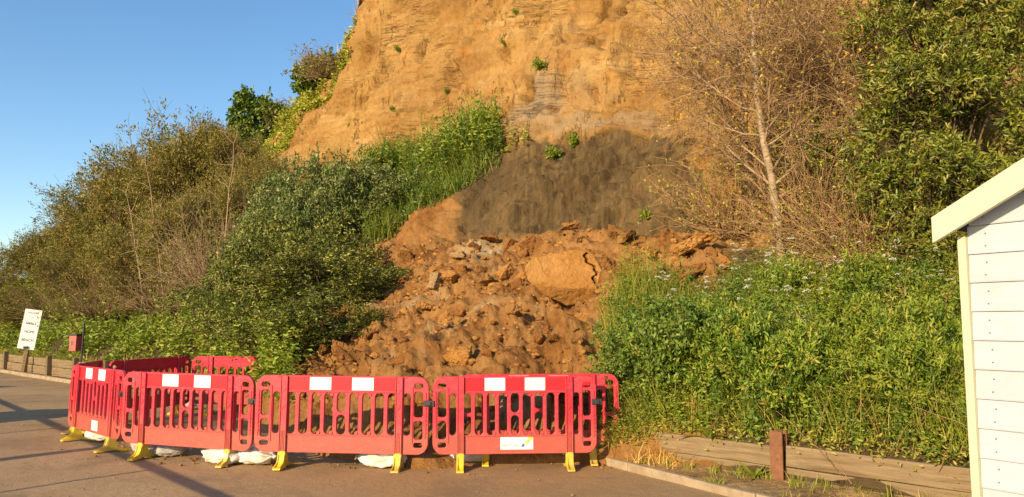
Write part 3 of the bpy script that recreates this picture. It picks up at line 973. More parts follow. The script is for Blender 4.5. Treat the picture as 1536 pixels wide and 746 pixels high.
for i in range(6):
    x0 = -8 + i * 2.4
    if x0 > 5.0: break
    plank(lw, x0 + .02, x0 + 2.38, 0.42, 0.23, seed=10 + i, y=random.uniform(-.02, .02))
    plank(lw, x0 + .02, x0 + 2.38, 0.16, 0.26, seed=20 + i, y=random.uniform(-.02, .02))
    pb = MB()
    pb.box((0, 0, 0.3), (0.14, 0.14, 0.68), None, 0.012)
    pb.build('post', M['oldpost'], lw, (x0, -0.08, 0))

# ------------------------------------------------------------------ sea-front railing (casts the bars of shade over the road)
rail = empty('railing', (0, 0, 0))
tag(rail, 'tubular steel railing along the seaward edge of the road', 'railing')
# shade line of the top rail on the ground
q0, q1 = np.array([-11.3, 16.9]), np.array([-2.75, 7.35])
rh = 1.15
off = rh / math.tan(SUN_EL)
b0 = q0 - np.array([SH.x, SH.y]) * off
b1 = q1 - np.array([SH.x, SH.y]) * off
rd = (b1 - b0) / np.linalg.norm(b1 - b0)
ra_, rb_ = b0 - rd * 24, b1 + rd * 6
tb = MB()
tb.tube((*ra_, rh), (*rb_, rh), 0.036, n=12)
tb.build('top_rail', M['galv'], rail)
# ends of the bars of shade seen on the road
for (ex, ey, rr) in ((-5.35, 10.25, .12), (-3.95, 8.75, .026), (-6.9, 12.2, .026), (-8.2, 13.6, .03), (-11, 16.6, .05), (-13.2, 18.9, .05), (-15.6, 21.4, .05), (-18, 24, .05)):
    e = np.array([ex, ey])
    u = (e - q0) @ rd
    base = b0 + rd * u
    pb = MB()
    pb.tube((*base, 0), (*base, rh + 0.02), rr, n=12)
    pb.build('post', M['galv'], rail)

# ------------------------------------------------------------------ beach hut
HD = np.array([-0.545, 0.84]); HD /= np.linalg.norm(HD)
HC = np.array([1.975, 3.30])
hut = empty('beach_hut', (*HC, 0), math.atan2(-HD[1], -HD[0]))     # local +x runs along the gable towards the viewer, local +y into the hut
tag(hut, 'white boarded beach hut with cream bargeboard beside the weedy bank', 'beach hut')
HWd, EAVE, SLOPE, HDp = 2.0, 1.985, 0.505, 2.2
nb, bh = 0, 0.1225
z = 0.06
while z < EAVE + HWd / 2 * SLOPE - 0.05:
    z1 = z + bh
    xl = 0.0 if z1 < EAVE + .06 else max(0, (z - EAVE - .03) / SLOPE)
    b = MB()
    # bevelled weatherboard: proud at its lower edge
    b.prism([(-0.004, z1 - 0.002), (0.014, z1 - 0.002), (0.014, z), (-0.011, z), (-0.012, z + .006)], 0, HWd - 2 * xl - 0.004, 0, HWd / 2)
    if xl < 0.05:
        pass
    bo = b.build('wall_board', M['hutwhite'], hut)
    if xl < 0.05:
        for zz in (z + 0.032, z + 0.085):
            nb_ = MB()
            xx = 0.072 + random.uniform(-.004, .004)
            nb_.tube((xx, -0.0140 + 0.0075 * (zz - z) / bh, zz), (xx, -0.004, zz), 0.0034, n=8)
            nb_.build('nail', M['nail'], bo)
    z += bh
b = MB()
for yy in (0.02, HDp):
    pass
b.prism([(0, .05), (HWd, .05), (HWd, EAVE - .02), (HWd / 2, EAVE - .02 + HWd / 2 * SLOPE), (0, EAVE - .02)], 1, HDp, 0, HDp / 2 + 0.016)
b.build('body', M['hutwhite'], hut)
for x in (-0.016, HWd + 0.016):
    b = MB()
    b.box((x, -0.004, (EAVE) / 2), (0.034, 0.05, EAVE - 0.02), None, 0.003)
    b.build('corner_trim', M['hutcream'], hut)
for sgn in (1, -1):
    b = MB()
    OVH = 0.092
    def rp(x): return EAVE + 0.03 + x * SLOPE
    bd = 0.128
    pts = [(-OVH, rp(-OVH) - .02), (HWd / 2, rp(HWd / 2) - .02), (HWd / 2, rp(HWd / 2) + bd - .02), (-OVH, rp(-OVH) + bd - .035)]
    if sgn < 0:
        pts = [(HWd - x, zz) for x, zz in pts]
    b.prism(pts, 1, 0.026, 0.003, -0.105)
    b.build('bargeboard', M['hutcream'], hut)
    b = MB()
    pts = [(-OVH - .02, rp(-OVH) + bd - .05), (HWd / 2, rp(HWd / 2) + bd - .03), (HWd / 2, rp(HWd / 2) + bd - .055), (-OVH - .02, rp(-OVH) + bd - .075)]
    if sgn < 0:
        pts = [(HWd - x, zz) for x, zz in pts]
    b.prism(pts, 1, HDp + 0.1, 0, HDp / 2)
    b.build('roof', M['felt'], hut)

for (hx, hy, k_, lab) in ((-12.9, 9.9, .82, 'unseen white beach hut added to shade the road, nearer the barriers'), (-18.6, 14.6, .9, 'unseen white beach hut added to shade the road, farthest along the sea side')):
    h2 = copy_tree(hut)  # out-of-frame hut copies, added to cast bands of shade over the road
    h2.location = (hx, hy, 0); h2.rotation_euler = (0, 0, math.atan2(rd[1], rd[0])); h2.scale = (k_, k_, k_)
    tag(h2, lab, 'beach hut')
# ------------------------------------------------------------------ barriers
def rrect(x0, x1, y0, y1, r, n=6):
    r = min(r, (x1 - x0) / 2 - 1e-4, (y1 - y0) / 2 - 1e-4)
    pts = []
    for cx, cy, a0 in ((x1 - r, y1 - r, 0), (x0 + r, y1 - r, 90), (x0 + r, y0 + r, 180), (x1 - r, y0 + r, 270)):
        for k in range(n + 1):
            a = R(a0 + 90 * k / n)
            pts.append((cx + r * math.cos(a), cy + r * math.sin(a)))
    return pts

def sheet(outer, holes, half, bev):
    cu = bpy.data.curves.new('c', 'CURVE')
    cu.dimensions = '2D'
    cu.fill_mode = 'BOTH'
    cu.extrude = half
    cu.bevel_depth = bev
    cu.bevel_resolution = 1
    cu.offset = -bev
    for pts in [outer] + holes:
        sp = cu.splines.new('POLY')
        sp.points.add(len(pts) - 1)
        for p, q in zip(sp.points, pts):
            p.co = (q[0], q[1], 0, 1)
        sp.use_cyclic_u = True
    o = bpy.data.objects.new('c', cu)
    COL.objects.link(o)
    dg = bpy.context.evaluated_depsgraph_get()
    me = bpy.data.meshes.new_from_object(o.evaluated_get(dg))
    bpy.data.objects.remove(o)
    me.transform(Matrix.Rotation(math.pi / 2, 4, 'X'))
    return me

def text_mesh(s, size, ext=0.001, align='LEFT', shear=0.0, fat=0.0):
    cu = bpy.data.curves.new('t', 'FONT')
    cu.body = s
    cu.size = size
    cu.extrude = ext
    cu.align_x = align
    cu.shear = shear
    cu.offset = fat
    o = bpy.data.objects.new('t', cu)
    COL.objects.link(o)
    dg = bpy.context.evaluated_depsgraph_get()
    me = bpy.data.meshes.new_from_object(o.evaluated_get(dg))
    bpy.data.objects.remove(o)
    me.transform(Matrix.Rotation(math.pi / 2, 4, 'X'))
    return me

FB = 0.17                      # underside of the panel above the road
PH = 0.85
def make_barrier():
    root = empty('barrier')
    holes = []
    for s in (1, -1):
        mir = (lambda pts: pts) if s == 1 else (lambda pts: [(-x, y) for x, y in pts][::-1])
        x0, x1 = -0.935, -0.835
        holes += [mir(rrect(x0, x1, .385 + .02, .685, .03)), mir(rrect(x0, x1, .165, .385 - .02, .03)),
                  mir(rrect(x0, x1, .075, .13, .025)), mir(rrect(x0, x1, .72, .775, .025)),
                  mir(rrect(-.795, -.715, .205, .665, .038))]
    for k in range(9):
        c = -0.584 + k * 0.146
        if k == 4:
            holes += [rrect(c - .05, c + .05, .205, .42, .048), rrect(c - .05, c + .05, .45, .665, .048)]
        else:
            holes.append(rrect(c - .05, c + .05, .205, .665, .048))
    me = sheet(rrect(-1.0, 1.0, 0, PH, 0.13, 10), holes, 0.016, 0.006)
    link('panel', me, M['red'], root, (0, 0, FB))
    # raised rim round the end loops, top lip and lower seam
    rb = MB()
    for yy in (-0.026, 0.026):
        rb.box((0, yy, .672), (1.34, .008, .012), None, 0.002, 1)
        rb.box((0, yy, .198), (1.34, .008, .012), None, 0.002, 1)
        rb.box((0, yy, .838), (1.5, .008, .014), None, 0.002, 1)
        for s in (-1, 1):
            rb.box((s * .815, yy, .43), (.018, .008, .62), None, 0.002, 1)
            rb.box((s * .965, yy, .43), (.018, .008, .50), None, 0.002, 1)
            for k in range(9):
                rb.box((s * .965, yy * 1.18, .24 + k * .045), (.03, .006, .012), None, 0.001, 1)
        for k in range(9):
            if k in (2, 3, 5, 6):
                for zz in (.645, .225):
                    rb.tube((-0.584 + k * .146 + .035, yy - .006, zz), (-0.584 + k * .146 + .035, yy + .006, zz), .02, n=10)
    rb.build('rib', M['red'], root, (0, 0, FB))
    for s in (-1, 1):
        u = MB()
        x = s * 0.664
        for yy in (-1, 1):
            u.box((x, yy * .030, .425), (.084, .018, .842), None, 0.004, 1)
            u.box((x - .036, yy * .043, .425), (.012, .012, .838), None, 0.003, 1)
            u.box((x + .036, yy * .043, .425), (.012, .012, .838), None, 0.003, 1)
            for k in range(4):
                u.box((x, yy * .042, .50 + k * .09), (.092, .006, .008), Matrix.Rotation(R(52 if k % 2 else -52), 4, 'Y'))
            for k in range(3):
                u.box((x - .016 + k * .016, yy * .041, .13), (.006, .008, .22), None, 0.001, 1)
        u.build('upright', M['red'], root, (0, 0, FB))
        f = MB()
        prof = [(-.045, .185), (-.052, .10), (-.075, .055), (-.12, .03), (-.18, .018), (-.185, .0), (-.1, .0), (-.05, .02), (.05, .02), (.1, .0), (.235, .0), (.23, .018), (.14, .03), (.075, .055), (.052, .10), (.045, .185)]
        f.prism([(y, zz) for y, zz in prof], 0, 0.088, 0.004, x)
        for dx in (-.034, .034):
            f.prism([(-.056, .15), (-.064, .10), (-.088, .062), (-.15, .038), (-.20, .030), (-.05, .03)], 0, .012, 0.002, x + dx)
        f.build('foot', M['yellow'], root, (0, 0, 0))
    for yy in (-1,):
        w = MB()
        w.box((0, yy * .0235, .765), (1.22, .004, .148), None, .001, 1)
        w.build('reflective_strip', M['redstrip'], root, (0, 0, FB))
        for x in (-.245, .245):
            w = MB()
            w.box((x, yy * .0275, .765), (.25, .004, .146), None, .001, 1)
            w.build('reflector', M['white_refl'], root, (0, 0, FB))
    c = MB()
    c.box((1.005, -.002, .56), (.13, .085, .062), None, .006)
    c.box((1.005, -.05, .56), (.05, .02, .04), None, .004)
    c.build('clip', M['black'], root, (0, 0, FB))
    return root

def put(root, A, B):
    A, B = np.array(A, float), np.array(B, float)
    c = (A + B) / 2
    root.location = (*c, 0)
    root.rotation_euler = (0, 0, math.atan2(*(B - A)[::-1]))
    root.scale = (np.linalg.norm(B - A) / 2.012, 1, 1)
    root.rotation_euler.x = R(random.uniform(-1.6, 1.2))
    root.rotation_euler.y = R(random.uniform(-.5, .5))

BGRP = 'red barriers closing off the landslip'
proto = make_barrier()
BAR = [
 ((-6.28, 11.05), (-4.80, 9.60), 'red plastic barrier angled at the left corner with small white plate low down'),
 ((-4.72, 9.45), (-2.93, 8.85), 'red plastic barrier next to the corner one, grey sandbag behind its left foot'),
 ((-2.90, 8.78), (-0.92, 8.62), 'red plastic front barrier between two others with plump white sandbag by right foot'),
 ((-0.88, 8.62), (0.95, 8.72), 'red plastic front barrier with white emblem plate on its bottom band'),
 ((-0.62, 9.02), (1.25, 9.02), 'red plastic barrier doubled up behind another, its end touching the green bush'),
 ((-6.72, 12.65), (-6.30, 11.15), 'red barrier seen almost edge-on behind the left corner'),
 ((-6.42, 12.35), (-5.80, 14.0), 'dark shaded red barrier of the back row seen from its inner side'),
 ((-5.72, 13.85), (-3.75, 13.9), 'sunlit red barrier at the back whose right end disappears into bushes'),
]
BO = []
for i, (a, b_, lab) in enumerate(BAR):
    o = proto if i == 0 else copy_tree(proto)
    put(o, a, b_)
    tag(o, lab, 'barrier', BGRP)
    BO.append(o)
# the far ones turn their plain side to us; the last ones have no clip in sight
for i in (6, 7):
    BO[i].rotation_euler.z += math.pi
for i in (4, 6, 7):
    for ch in list(BO[i].children):
        if ch.name.startswith('clip'):
            bpy.data.objects.remove(ch)
# emblem plate: words and a yellow and blue device
def device(parent, x, z, s, y):
    b = MB()
    for k, (dx, dz, L, an) in enumerate(((0, 0, .05, 22), (.022, .016, .058, 12), (.03, .036, .06, 4), (.008, -.014, .04, 35))):
        a = R(an)
        b.prism([(x + (dx + q * math.cos(a) - e * math.sin(a)) * s, z + (dz + q * math.sin(a) + e * math.cos(a)) * s) for q, e in ((-L * .6, -.003), (-L * .1, -.009), (L * .6, -.004), (L * .72, .004), (L * .1, .009))], 1, .0012 + k * .0003, 0, y)
    b.build('emblem', M['ink_yellow'], parent)
    b = MB()
    b.prism([(x + q * s, z + e * s) for q, e in ((-.062, -.048), (-.03, -.05), (-.02, -.028), (-.042, -.012), (-.05, -.03))], 1, .0012, 0, y)
    b.build('emblem', M['ink_blue'], parent)
def plate(bar, x, z, w, h, words):
    p = MB()
    p.box((x, -.0245, z), (w, .005, h), None, .0015, 1)
    pl = p.build('plate', M['plate'], bar, (0, 0, FB))
    if words:
        link('lettering', text_mesh('Island Roads', .042, .0006, 'LEFT', 0, .0006), M['ink_grey'], pl, (x - w * .46, -.0278, z - h * .22))
        device(pl, x + w * .30, z + .018, 1.15, -.0278)
        b = MB()
        b.prism([(x - .02, z + .044), (x + .10, z + .055), (x + .10, z + .057), (x - .02, z + .047)], 1, .001, 0, -.0278)
        b.build('emblem', M['ink_grey'], pl)
    else:
        link('lettering', text_mesh('Island Roads', .027, .0006), M['ink_grey'], pl, (x - w * .44, -.0278, z - h * .2))
        device(pl, x + w * .26, z + .018, .7, -.0278)
plate(BO[3], 0.02, .115, .40, .135, True)
plate(BO[0], 0.10, .10, .22, .13, False)

# ------------------------------------------------------------------ sandbags
def bag_mesh(seed, neck=True):
    b = bmesh.new()
    bmesh.ops.create_icosphere(b, subdivisions=4, radius=1)
    co = np.array([v.co[:] for v in b.verts])
    x, y, zz = co.T
    sx = 0.27
    neckw = np.where(x > 0.62, 1 - 0.72 * sstep(.62, .86, x) + 0.55 * sstep(.9, 1.0, x), 1.0) if neck else 1
    P = np.stack([x * sx * np.where(x > .62, 1.25, 1), np.sign(y) * np.abs(y) ** 0.75 * .17 * neckw, (np.sign(zz) * np.abs(zz) ** .8) * .105 * neckw], 1)
    n = fbm(co * 1.7 + seed * 9, 3)[:, None]
    n2 = (np.abs(fbm(co * 3.1 + seed * 5, 3)))[:, None]
    P += co * n * 0.034 - co * n2 * 0.030
    w = np.sin(y * 26 + 6 * n[:, 0] + seed) * 0.006 * sstep(.25, .7, np.abs(x))
    P[:, 2] += w
    P[:, 2] = np.maximum(P[:, 2] + .09, 0.0)
    for v, p in zip(b.verts, P):
        v.co = p
    me = bpy.data.meshes.new('sandbag')
    b.to_mesh(me)
    b.free()
    me.polygons.foreach_set('use_smooth', np.ones(len(me.polygons), bool))
    return me
BAGS = [
 (141, 664, -20, 'bag', .85, 'white sandbag behind the left foot of the angled corner barrier'),
 (212, 682, -40, 'bag_grey', 1.0, 'grey sandbag slumped between angled corner barrier and its neighbour'),
 (246, 687, 8, 'bag_grey', .8, 'flat grey sandbag lying just right of the second barrier foot'),
 (327, 698, 150, 'bag', .95, 'white sandbag with tied neck left of the yellow foot under a barrier end'),
 (376, 699, -25, 'bag', .95, 'white sandbag right of the yellow foot where two front barriers meet'),
 (571, 704, 172, 'bag', 1.0, 'long white sandbag with knotted neck left of a yellow foot'),
 (620, 701, -18, 'bag', .75, 'small white sandbag right of the middle barrier foot'),
 (697, 699, 12, 'bag', .95, 'white sandbag under the left end of the emblem plate barrier'),
 (755, 696, -10, 'bag_grey', .6, 'small grey sandbag beside the inner yellow foot'),
 (866, 695, 30, 'bag_grey', .85, 'grey sandbag behind the right foot of the emblem plate barrier'),
 (268, 616, 20, 'bag', .8, 'pale sandbag inside the enclosure seen through the barrier slats'),
]
for i, (px, py, rz, mt, s, lab) in enumerate(BAGS):
    me = bag_mesh(i)
    p = gpt(px, py)
    o = link('sandbag', me, M[mt], None, (p[0], p[1] + .16, 0.004))
    o.rotation_euler = (0, 0, R(rz))
    o.scale = (s, s, s)
    tag(o, lab, 'sandbag', 'sandbags weighing down the barriers')

# ------------------------------------------------------------------ sign and red box by the road on the left
p = np.array([*wallp(-23.1, -.30), 0])
sg = empty('sign', (p[0], p[1], 0), math.atan2(p[0], p[1]) * -1 + R(-14))
tag(sg, 'leaning white board sign with beach name on a short wooden post', 'sign')
scl = p[1] / F
bw, bhg = 22.5 * scl, 59 * scl
b = MB()
b.box((0, 0, 0), (bw, .025, bhg), None, .004, 1)
bd = b.build('board', M['plate'], sg, (0.14, -.07, 37 * scl + bhg / 2))
bd.rotation_euler = (0, R(8), 0)
for txt, zz, sz, mt in (('WELCOME', .40, .082, 'ink_gold'), ('TO', .28, .075, 'ink_gold'), ('SMALL', .12, .135, 'ink_dark'), ('HOPE', -.09, .135, 'ink_dark'), ('BEACH', -.30, .135, 'ink_dark')):
    link('lettering', text_mesh(txt, sz * .8 * bhg / 1.25, .0008, 'CENTER', 0, .002), M[mt], bd, (0, -.0145, zz * bhg))
b = MB()
b.box((0, 0, .45), (.10, .08, 1.0), None, .008)
pst = b.build('post', M['sleeper'], sg, (-.02, 0, 0))
pst.rotation_euler = (0, R(7), 0)
b = MB()
b.box((0, 0, 0), (.14, .03, .07), None, .004)
b.build('bracket', M['black'], sg, (0.06, -.10, 37 * scl + .06))

p = gpt(112, 562)
bx = empty('bin', (*wallp(-18.75, -.16), 0), R(-12))
bx.scale = (.72, .72, 1)
tag(bx, 'small faded red litter box with dark lid among roadside grass', 'bin')
s2 = p[1] / F
b = MB()
b.prism([(-.14, .84), (.15, .84), (.17, 1.27), (-.16, 1.27)], 1, .32, .012)
b.build('body', M['binred'], bx)
b = MB()
b.box((0.005, 0, 1.29), (.38, .36, .05), None, .012)
b.build('lid', M['black'], bx)
b = MB()
b.box((-.02, -.163, 1.06), (.10, .006, .13), None, .002, 1)
b.build('label_plate', M['ink_dark'], bx)
b = MB()
b.tube((.24, .05, .0), (.31, .05, 1.62), .035)
b.build('post', M['black'], bx)

# ------------------------------------------------------------------ rocks of the slip
def rock_mesh(seed, flat_=0.8, npt=11, sub=3, rough=0.05, name='rock', pts=None):
    r = np.random.default_rng(seed)
    if pts is None:
        pts = norm(r.normal(size=(npt, 3))) * r.uniform(.8, 1.1, (npt, 1)) * np.array([1, .85, flat_])
    b = bmesh.new()
    for p in pts:
        b.verts.new(p)
    res = bmesh.ops.convex_hull(b, input=b.verts[:])
    bmesh.ops.delete(b, geom=[e for e in res['geom_interior'] if isinstance(e, bmesh.types.BMVert)], context='VERTS')
    bmesh.ops.bevel(b, geom=b.edges[:], offset=0.022 * float(np.abs(pts).max()), segments=2, affect='EDGES', profile=0.6, clamp_overlap=True)
    bmesh.ops.triangulate(b, faces=b.faces[:])
    for k in range(sub):
        ml = np.mean([e.calc_length() for e in b.edges]) * 1.15
        bmesh.ops.subdivide_edges(b, edges=[e for e in b.edges if e.calc_length() > ml], cuts=1)
        bmesh.ops.triangulate(b, faces=b.faces[:])
    b.normal_update()
    co = np.array([v.co[:] for v in b.verts])
    no = np.array([v.normal[:] for v in b.verts])
    s = float(np.abs(pts).max())
    ch = fbm(co / s * 3.2 + seed * 2, 2)
    d = (fbm(co / s * 1.6 + seed, 3) * .9 + fbm(co / s * 7.0 + seed, 4) * .5 - .9 * sstep(.12, .3, ch)) * rough * s
    for v, dd, n_ in zip(b.verts, d, no):
        v.co += Vector(n_) * dd
    me = bpy.data.meshes.new(name)
    b.to_mesh(me)
    b.free()
    n = len(me.vertices)
    for k, v in (('debris', 1.0), ('pale', .0), ('clay', 0), ('grey', 0), ('humus', 0)):
        at = me.attributes.new(k, 'FLOAT', 'POINT')
        at.data.foreach_set('value', np.full(n, v, np.float32))
    return me

def rock_mat(name, c0, c1, c2):
    m, nt, b, out = new_mat(name)
    P = position(nt)
    n = noise(nt, P, 2.2, 7, 0.65, 0.4)
    c = ramp(nt, n, [(0.3, c0), (0.52, c1), (0.72, c2)])
    n2 = noise(nt, P, 16.0, 6, 0.75)
    c = mix(nt, 0.6, c, ramp(nt, n2, [(0.3, (0.38, 0.38, 0.38)), (0.5, (0.5, 0.5, 0.5)), (0.7, (0.6, 0.6, 0.58))]), 'OVERLAY')
    nt.links.new(c, b.inputs['Base Color'])
    b.inputs['Roughness'].default_value = 0.95
    b.inputs['Specular IOR Level'].default_value = 0.1
    h = noise(nt, P, 7.0, 8, 0.7)
    nt.links.new(bump(nt, h, 0.7, 0.10), b.inputs['Normal'])
    return m
M['rock'] = rock_mat('ochre_sandstone', (0.31, 0.138, 0.034), (0.39, 0.190, 0.052), (0.43, 0.225, 0.074))
M['rock_dark'] = rock_mat('brown_earth_clod', (0.17, 0.070, 0.020), (0.26, 0.112, 0.032), (0.32, 0.155, 0.052))
M['rock_pale'] = rock_mat('buff_stone', (0.28, 0.17, 0.075), (0.35, 0.22, 0.10), (0.40, 0.27, 0.14))

# the cracked boulder: outline taken at its own distance, real thickness
BY = hsurf(848, 458)[1] - 0.42
sc = BY / F
front = [(784, 400), (798, 385), (872, 371), (891, 380), (908, 410), (906, 434), (884, 455), (850, 460), (818, 446), (788, 422)]
ctr = pix(846, 415, BY + .1)
pts = []
for (px, py) in front:
    q = pix(px, py, BY) - ctr
    low = max(0, -q[2] - .18)
    pts.append(q * np.array([.97, 1, .97]) + np.array([0, -.10 + .38 * q[2] + 1.1 * low, 0]))
    pts.append(q * np.array([.86, 1, .86]) + np.array([.22, .85 + .1 * q[2], -.08]))
pts.append(np.array([.30, -.22, -.15]))
pts.append(np.array([-.12, -.24, -.20]))
me = rock_mesh(77, pts=np.array(pts), sub=6, rough=.013, name='boulder')
# the long crack
vs = np.array([v.co[:] for v in me.vertices])
crk = np.exp(-((vs[:, 0] - .42 + .32 * (vs[:, 2] - .2) - .05 * np.sin(vs[:, 2] * 17) - .02 * np.sin(vs[:, 2] * 51)) / .016) ** 2) * (vs[:, 2] > -.12)
for v, k in zip(me.vertices, crk):
    v.co.y += k * .16
o = link('boulder', me, M['rock'], None, ctr)
tag(o, 'biggest cracked ochre sandstone boulder resting on the landslide', 'boulder', 'rocks on the landslide')
M['soil'] = M['earth']
protos = [rock_mesh(100 + i, flat_=random.uniform(.55, .85), sub=5, rough=.075) for i in range(7)]
for me in protos:
    me.materials.append(None)
BIG = [
 (1040, 372, 1.0, .55, 1, 'rock', 'broad rounded ochre rock at the top right of the landslide below bare birch'),
 (965, 384, .78, .5, 2, 'rock', 'low ochre rock just right of the biggest cracked boulder'),
 (1085, 392, .5, .35, 3, 'rock', 'ochre rock nearest the birch trunk at the debris edge'),
 (735, 474, .46, .42, 4, 'rock_dark', 'upright brown rock below and left of the cracked boulder'),
 (676, 478, .5, .3, 5, 'rock', 'flat ochre slab left of the upright brown rock'),
 (590, 548, .30, .26, 6, 'rock_pale', 'rounded buff stone just above the middle front barrier'),
 (512, 523, .42, .34, 0, 'rock_dark', 'dark brown clod at the lower left edge of landslide beside bush'),
 (560, 505, .40, .34, 1, 'rock_dark', 'jutting brown clod above the rounded buff stone'),
 (880, 480, .5, .36, 2, 'rock', 'ochre rock directly beneath the cracked boulder right corner'),
 (815, 505, .36, .26, 3, 'rock_dark', 'brown block half sunk in the middle of debris'),
 (660, 420, .7, .34, 5, 'rock_pale', 'pale buff block in the upper left of landslide'),
 (700, 384, .55, .25, 4, 'rock_pale', 'whitish stone on the debris crest under dark clay'),
 (1003, 402, .45, .33, 6, 'rock', 'ochre lump in front of the two broad top rocks'),
 (930, 432, .42, .3, 0, 'rock_dark', 'brown lump right of the cracked boulder in its shadow'),
]
rmesh = {}
def rock_obj(pt, w, h, k, mt, name='rock', rz=None, sink=.3):
    key = (k, mt)
    if key not in rmesh:
        me = protos[k].copy()
        me.materials.clear()
        me.materials.append(M[mt])
        rmesh[key] = me
    o = link(name, rmesh[key], None, None, (pt[0], pt[1], pt[2] + h * (0.5 - sink)))
    o.rotation_euler = (random.uniform(-.4, .4), random.uniform(-.4, .4), random.uniform(0, 6.28) if rz is None else rz)
    o.scale = (w / 2, w / 2 * random.uniform(.8, 1.1), h / 2 / .75)
    return o
for (px, py, w, h, k, mt, lab) in BIG:
    pt = hsurf(px, py + h * 20)
    tag(rock_obj(pt, w, h, k, mt), lab, 'rock', 'rocks on the landslide')
mslip = isD & (QRW > 0.35) & (QRW < 1.97)
pp, nn = scatter(mslip, 250)
for i, p in enumerate(pp):
    s = 0.07 + 0.36 * random.random() ** 2.4
    o = rock_obj(p, s * 1.5, s, i % 7, random.choice(['soil', 'soil', 'rock_dark', 'rock_dark', 'rock', 'soil', 'rock_dark', 'soil', 'rock']), 'rock', sink=.30)
    tag(o, 'small loose rock scattered over the landslide debris', 'rock', 'small rocks scattered over the landslide')
# countless crumbs of earth
def crumbs(name, P, size, mats, seed):
    r = np.random.default_rng(seed)
    bases = []
    for i in range(6):
        b = bmesh.new()
        bmesh.ops.create_icosphere(b, subdivisions=1, radius=1)
        co = np.array([v.co[:] for v in b.verts])
        co = co * (1 + .62 * r.uniform(-1, .6, (len(co), 1))) * np.array([1, .8, .65])
        Fc = np.array([[v.index for v in f.verts] for f in b.faces])
        bases.append((co, Fc))
        b.free()
    Vs, Fs, mi, o = [], [], [], 0
    for i, p in enumerate(P):
        co, Fc = bases[i % 6]
        a = r.random() * 6.28
        ca, sa = math.cos(a), math.sin(a)
        c2 = np.stack([co[:, 0] * ca - co[:, 1] * sa, co[:, 0] * sa + co[:, 1] * ca, co[:, 2]], 1)
        Vs.append(c2 * size[i] + p)
        Fs.append(Fc + o)
        o += len(co)
        mi.append(np.full(len(Fc), r.integers(0, len(mats))))
    me = np_mesh(name, np.concatenate(Vs), np.concatenate(Fs))
    for m in mats:
        me.materials.append(m)
    me.polygons.foreach_set('material_index', np.concatenate(mi).astype(np.int32))
    ob = link(name, me)
    ob['kind'] = 'stuff'
    return ob
pp, nn = scatter(mslip, 9000)
size = 0.010 + 0.075 * rng.random(9000) ** 3.5
keep = fbm(pp * 1.1, 3) + rng.random(9000) * .5 > .05
cr = crumbs('rubble', pp[keep], size[keep], [M['rock_dark'], M['rock'], M['rock_dark'], M['rock_dark'], M['rock']], 5)
tag(cr, 'crumbled ochre earth and clods littering the landslide', 'rubble')
# spilt earth along the barriers' feet
n = 420
aa = rng.random(n)
ax = np.interp(aa, [0, .2, .5, .75, 1], [-5.3, -4.2, -2.9, -.9, 1.2])
ay = np.interp(ax, [-5.3, -4.5, -2.9, -.9, 1.2], [10.1, 9.5, 8.95, 8.75, 8.85]) + rng.normal(size=n) * .22 + .12
cr = crumbs('spilt_earth', np.stack([ax, ay, np.full(n, .006)], 1), 0.006 + .03 * rng.random(n) ** 5, [M['rock_dark'], M['rock']], 8)
tag(cr, 'crumbs of brown earth spilt on the road beneath the barriers', 'earth crumbs')
n = 650
gp_ = np.stack([rng.uniform(-9, 3, n), rng.uniform(6.6, 15, n), np.full(n, .004)], 1)
gt = (gp_[:, :2] - PW) @ NW
gp_ = gp_[(gt < -.7)]
gp_ = gp_[fbm(gp_ * .8, 3) + rng.random(len(gp_)) * .6 > .1]
cr = crumbs('grit', gp_, .004 + .012 * rng.random(len(gp_)) ** 3, [M['rock_dark'], M['rock_pale'], M['kerb']], 9)
tag(cr, 'loose grit scattered over the tan road surface', 'grit')

# ------------------------------------------------------------------ plants
def crown(blobs, n, per, leaf, wr, clump, up=.3, gap=0.0, gfreq=1.2, seed=0, spread=.9, shell=.5, outline=.25, droop=0.0):
    """sprigs of leaves through the outer volume of a few overlapping blobs"""
    r = np.random.default_rng(seed)
    bl = np.array(blobs, float)
    w = bl[:, 3] * bl[:, 5]
    k = r.choice(len(bl), n, p=w / w.sum())
    d = norm(r.normal(size=(n, 3)))
    rho = (shell + (1 - shell) * r.random(n) ** .6) * (1 + outline * fbm(d * 2.2 + k[:, None] * 5.1 + seed, 3))
    C = bl[k, :3] + d * bl[k, 3:] * rho[:, None]
    ok = C[:, 2] > 0.03
    if gap > -1:
        ok &= fbm(C * gfreq + seed * 3.7, 2) > gap - .6 + .35
    C, d = C[ok], d[ok]
    n = len(C)
    D = norm(d * .7 + np.array([0, 0, up]) + r.normal(size=(n, 3)) * .45)
    cl = clump * r.uniform(.6, 1.3, n)
    u = r.random((n, per))
    Pn = C[:, None] + D[:, None] * (cl[:, None] * u)[..., None] + r.normal(size=(n, per, 3)) * clump * .12
    ld = D[:, None] * (.35 + .5 * u[..., None]) + norm(r.normal(size=(n, per, 3))) * spread + np.array([0, 0, -droop])
    tone = np.clip(.5 + .5 * r.normal(size=(n, 1)) * .5 + r.normal(size=(n, per)) * .22, 0, 1)
    Lf = leaf * r.uniform(.6, 1.25, (n, per))
    return Pn.reshape(-1, 3), ld.reshape(-1, 3), Lf.ravel(), tone.ravel(), C, D, cl

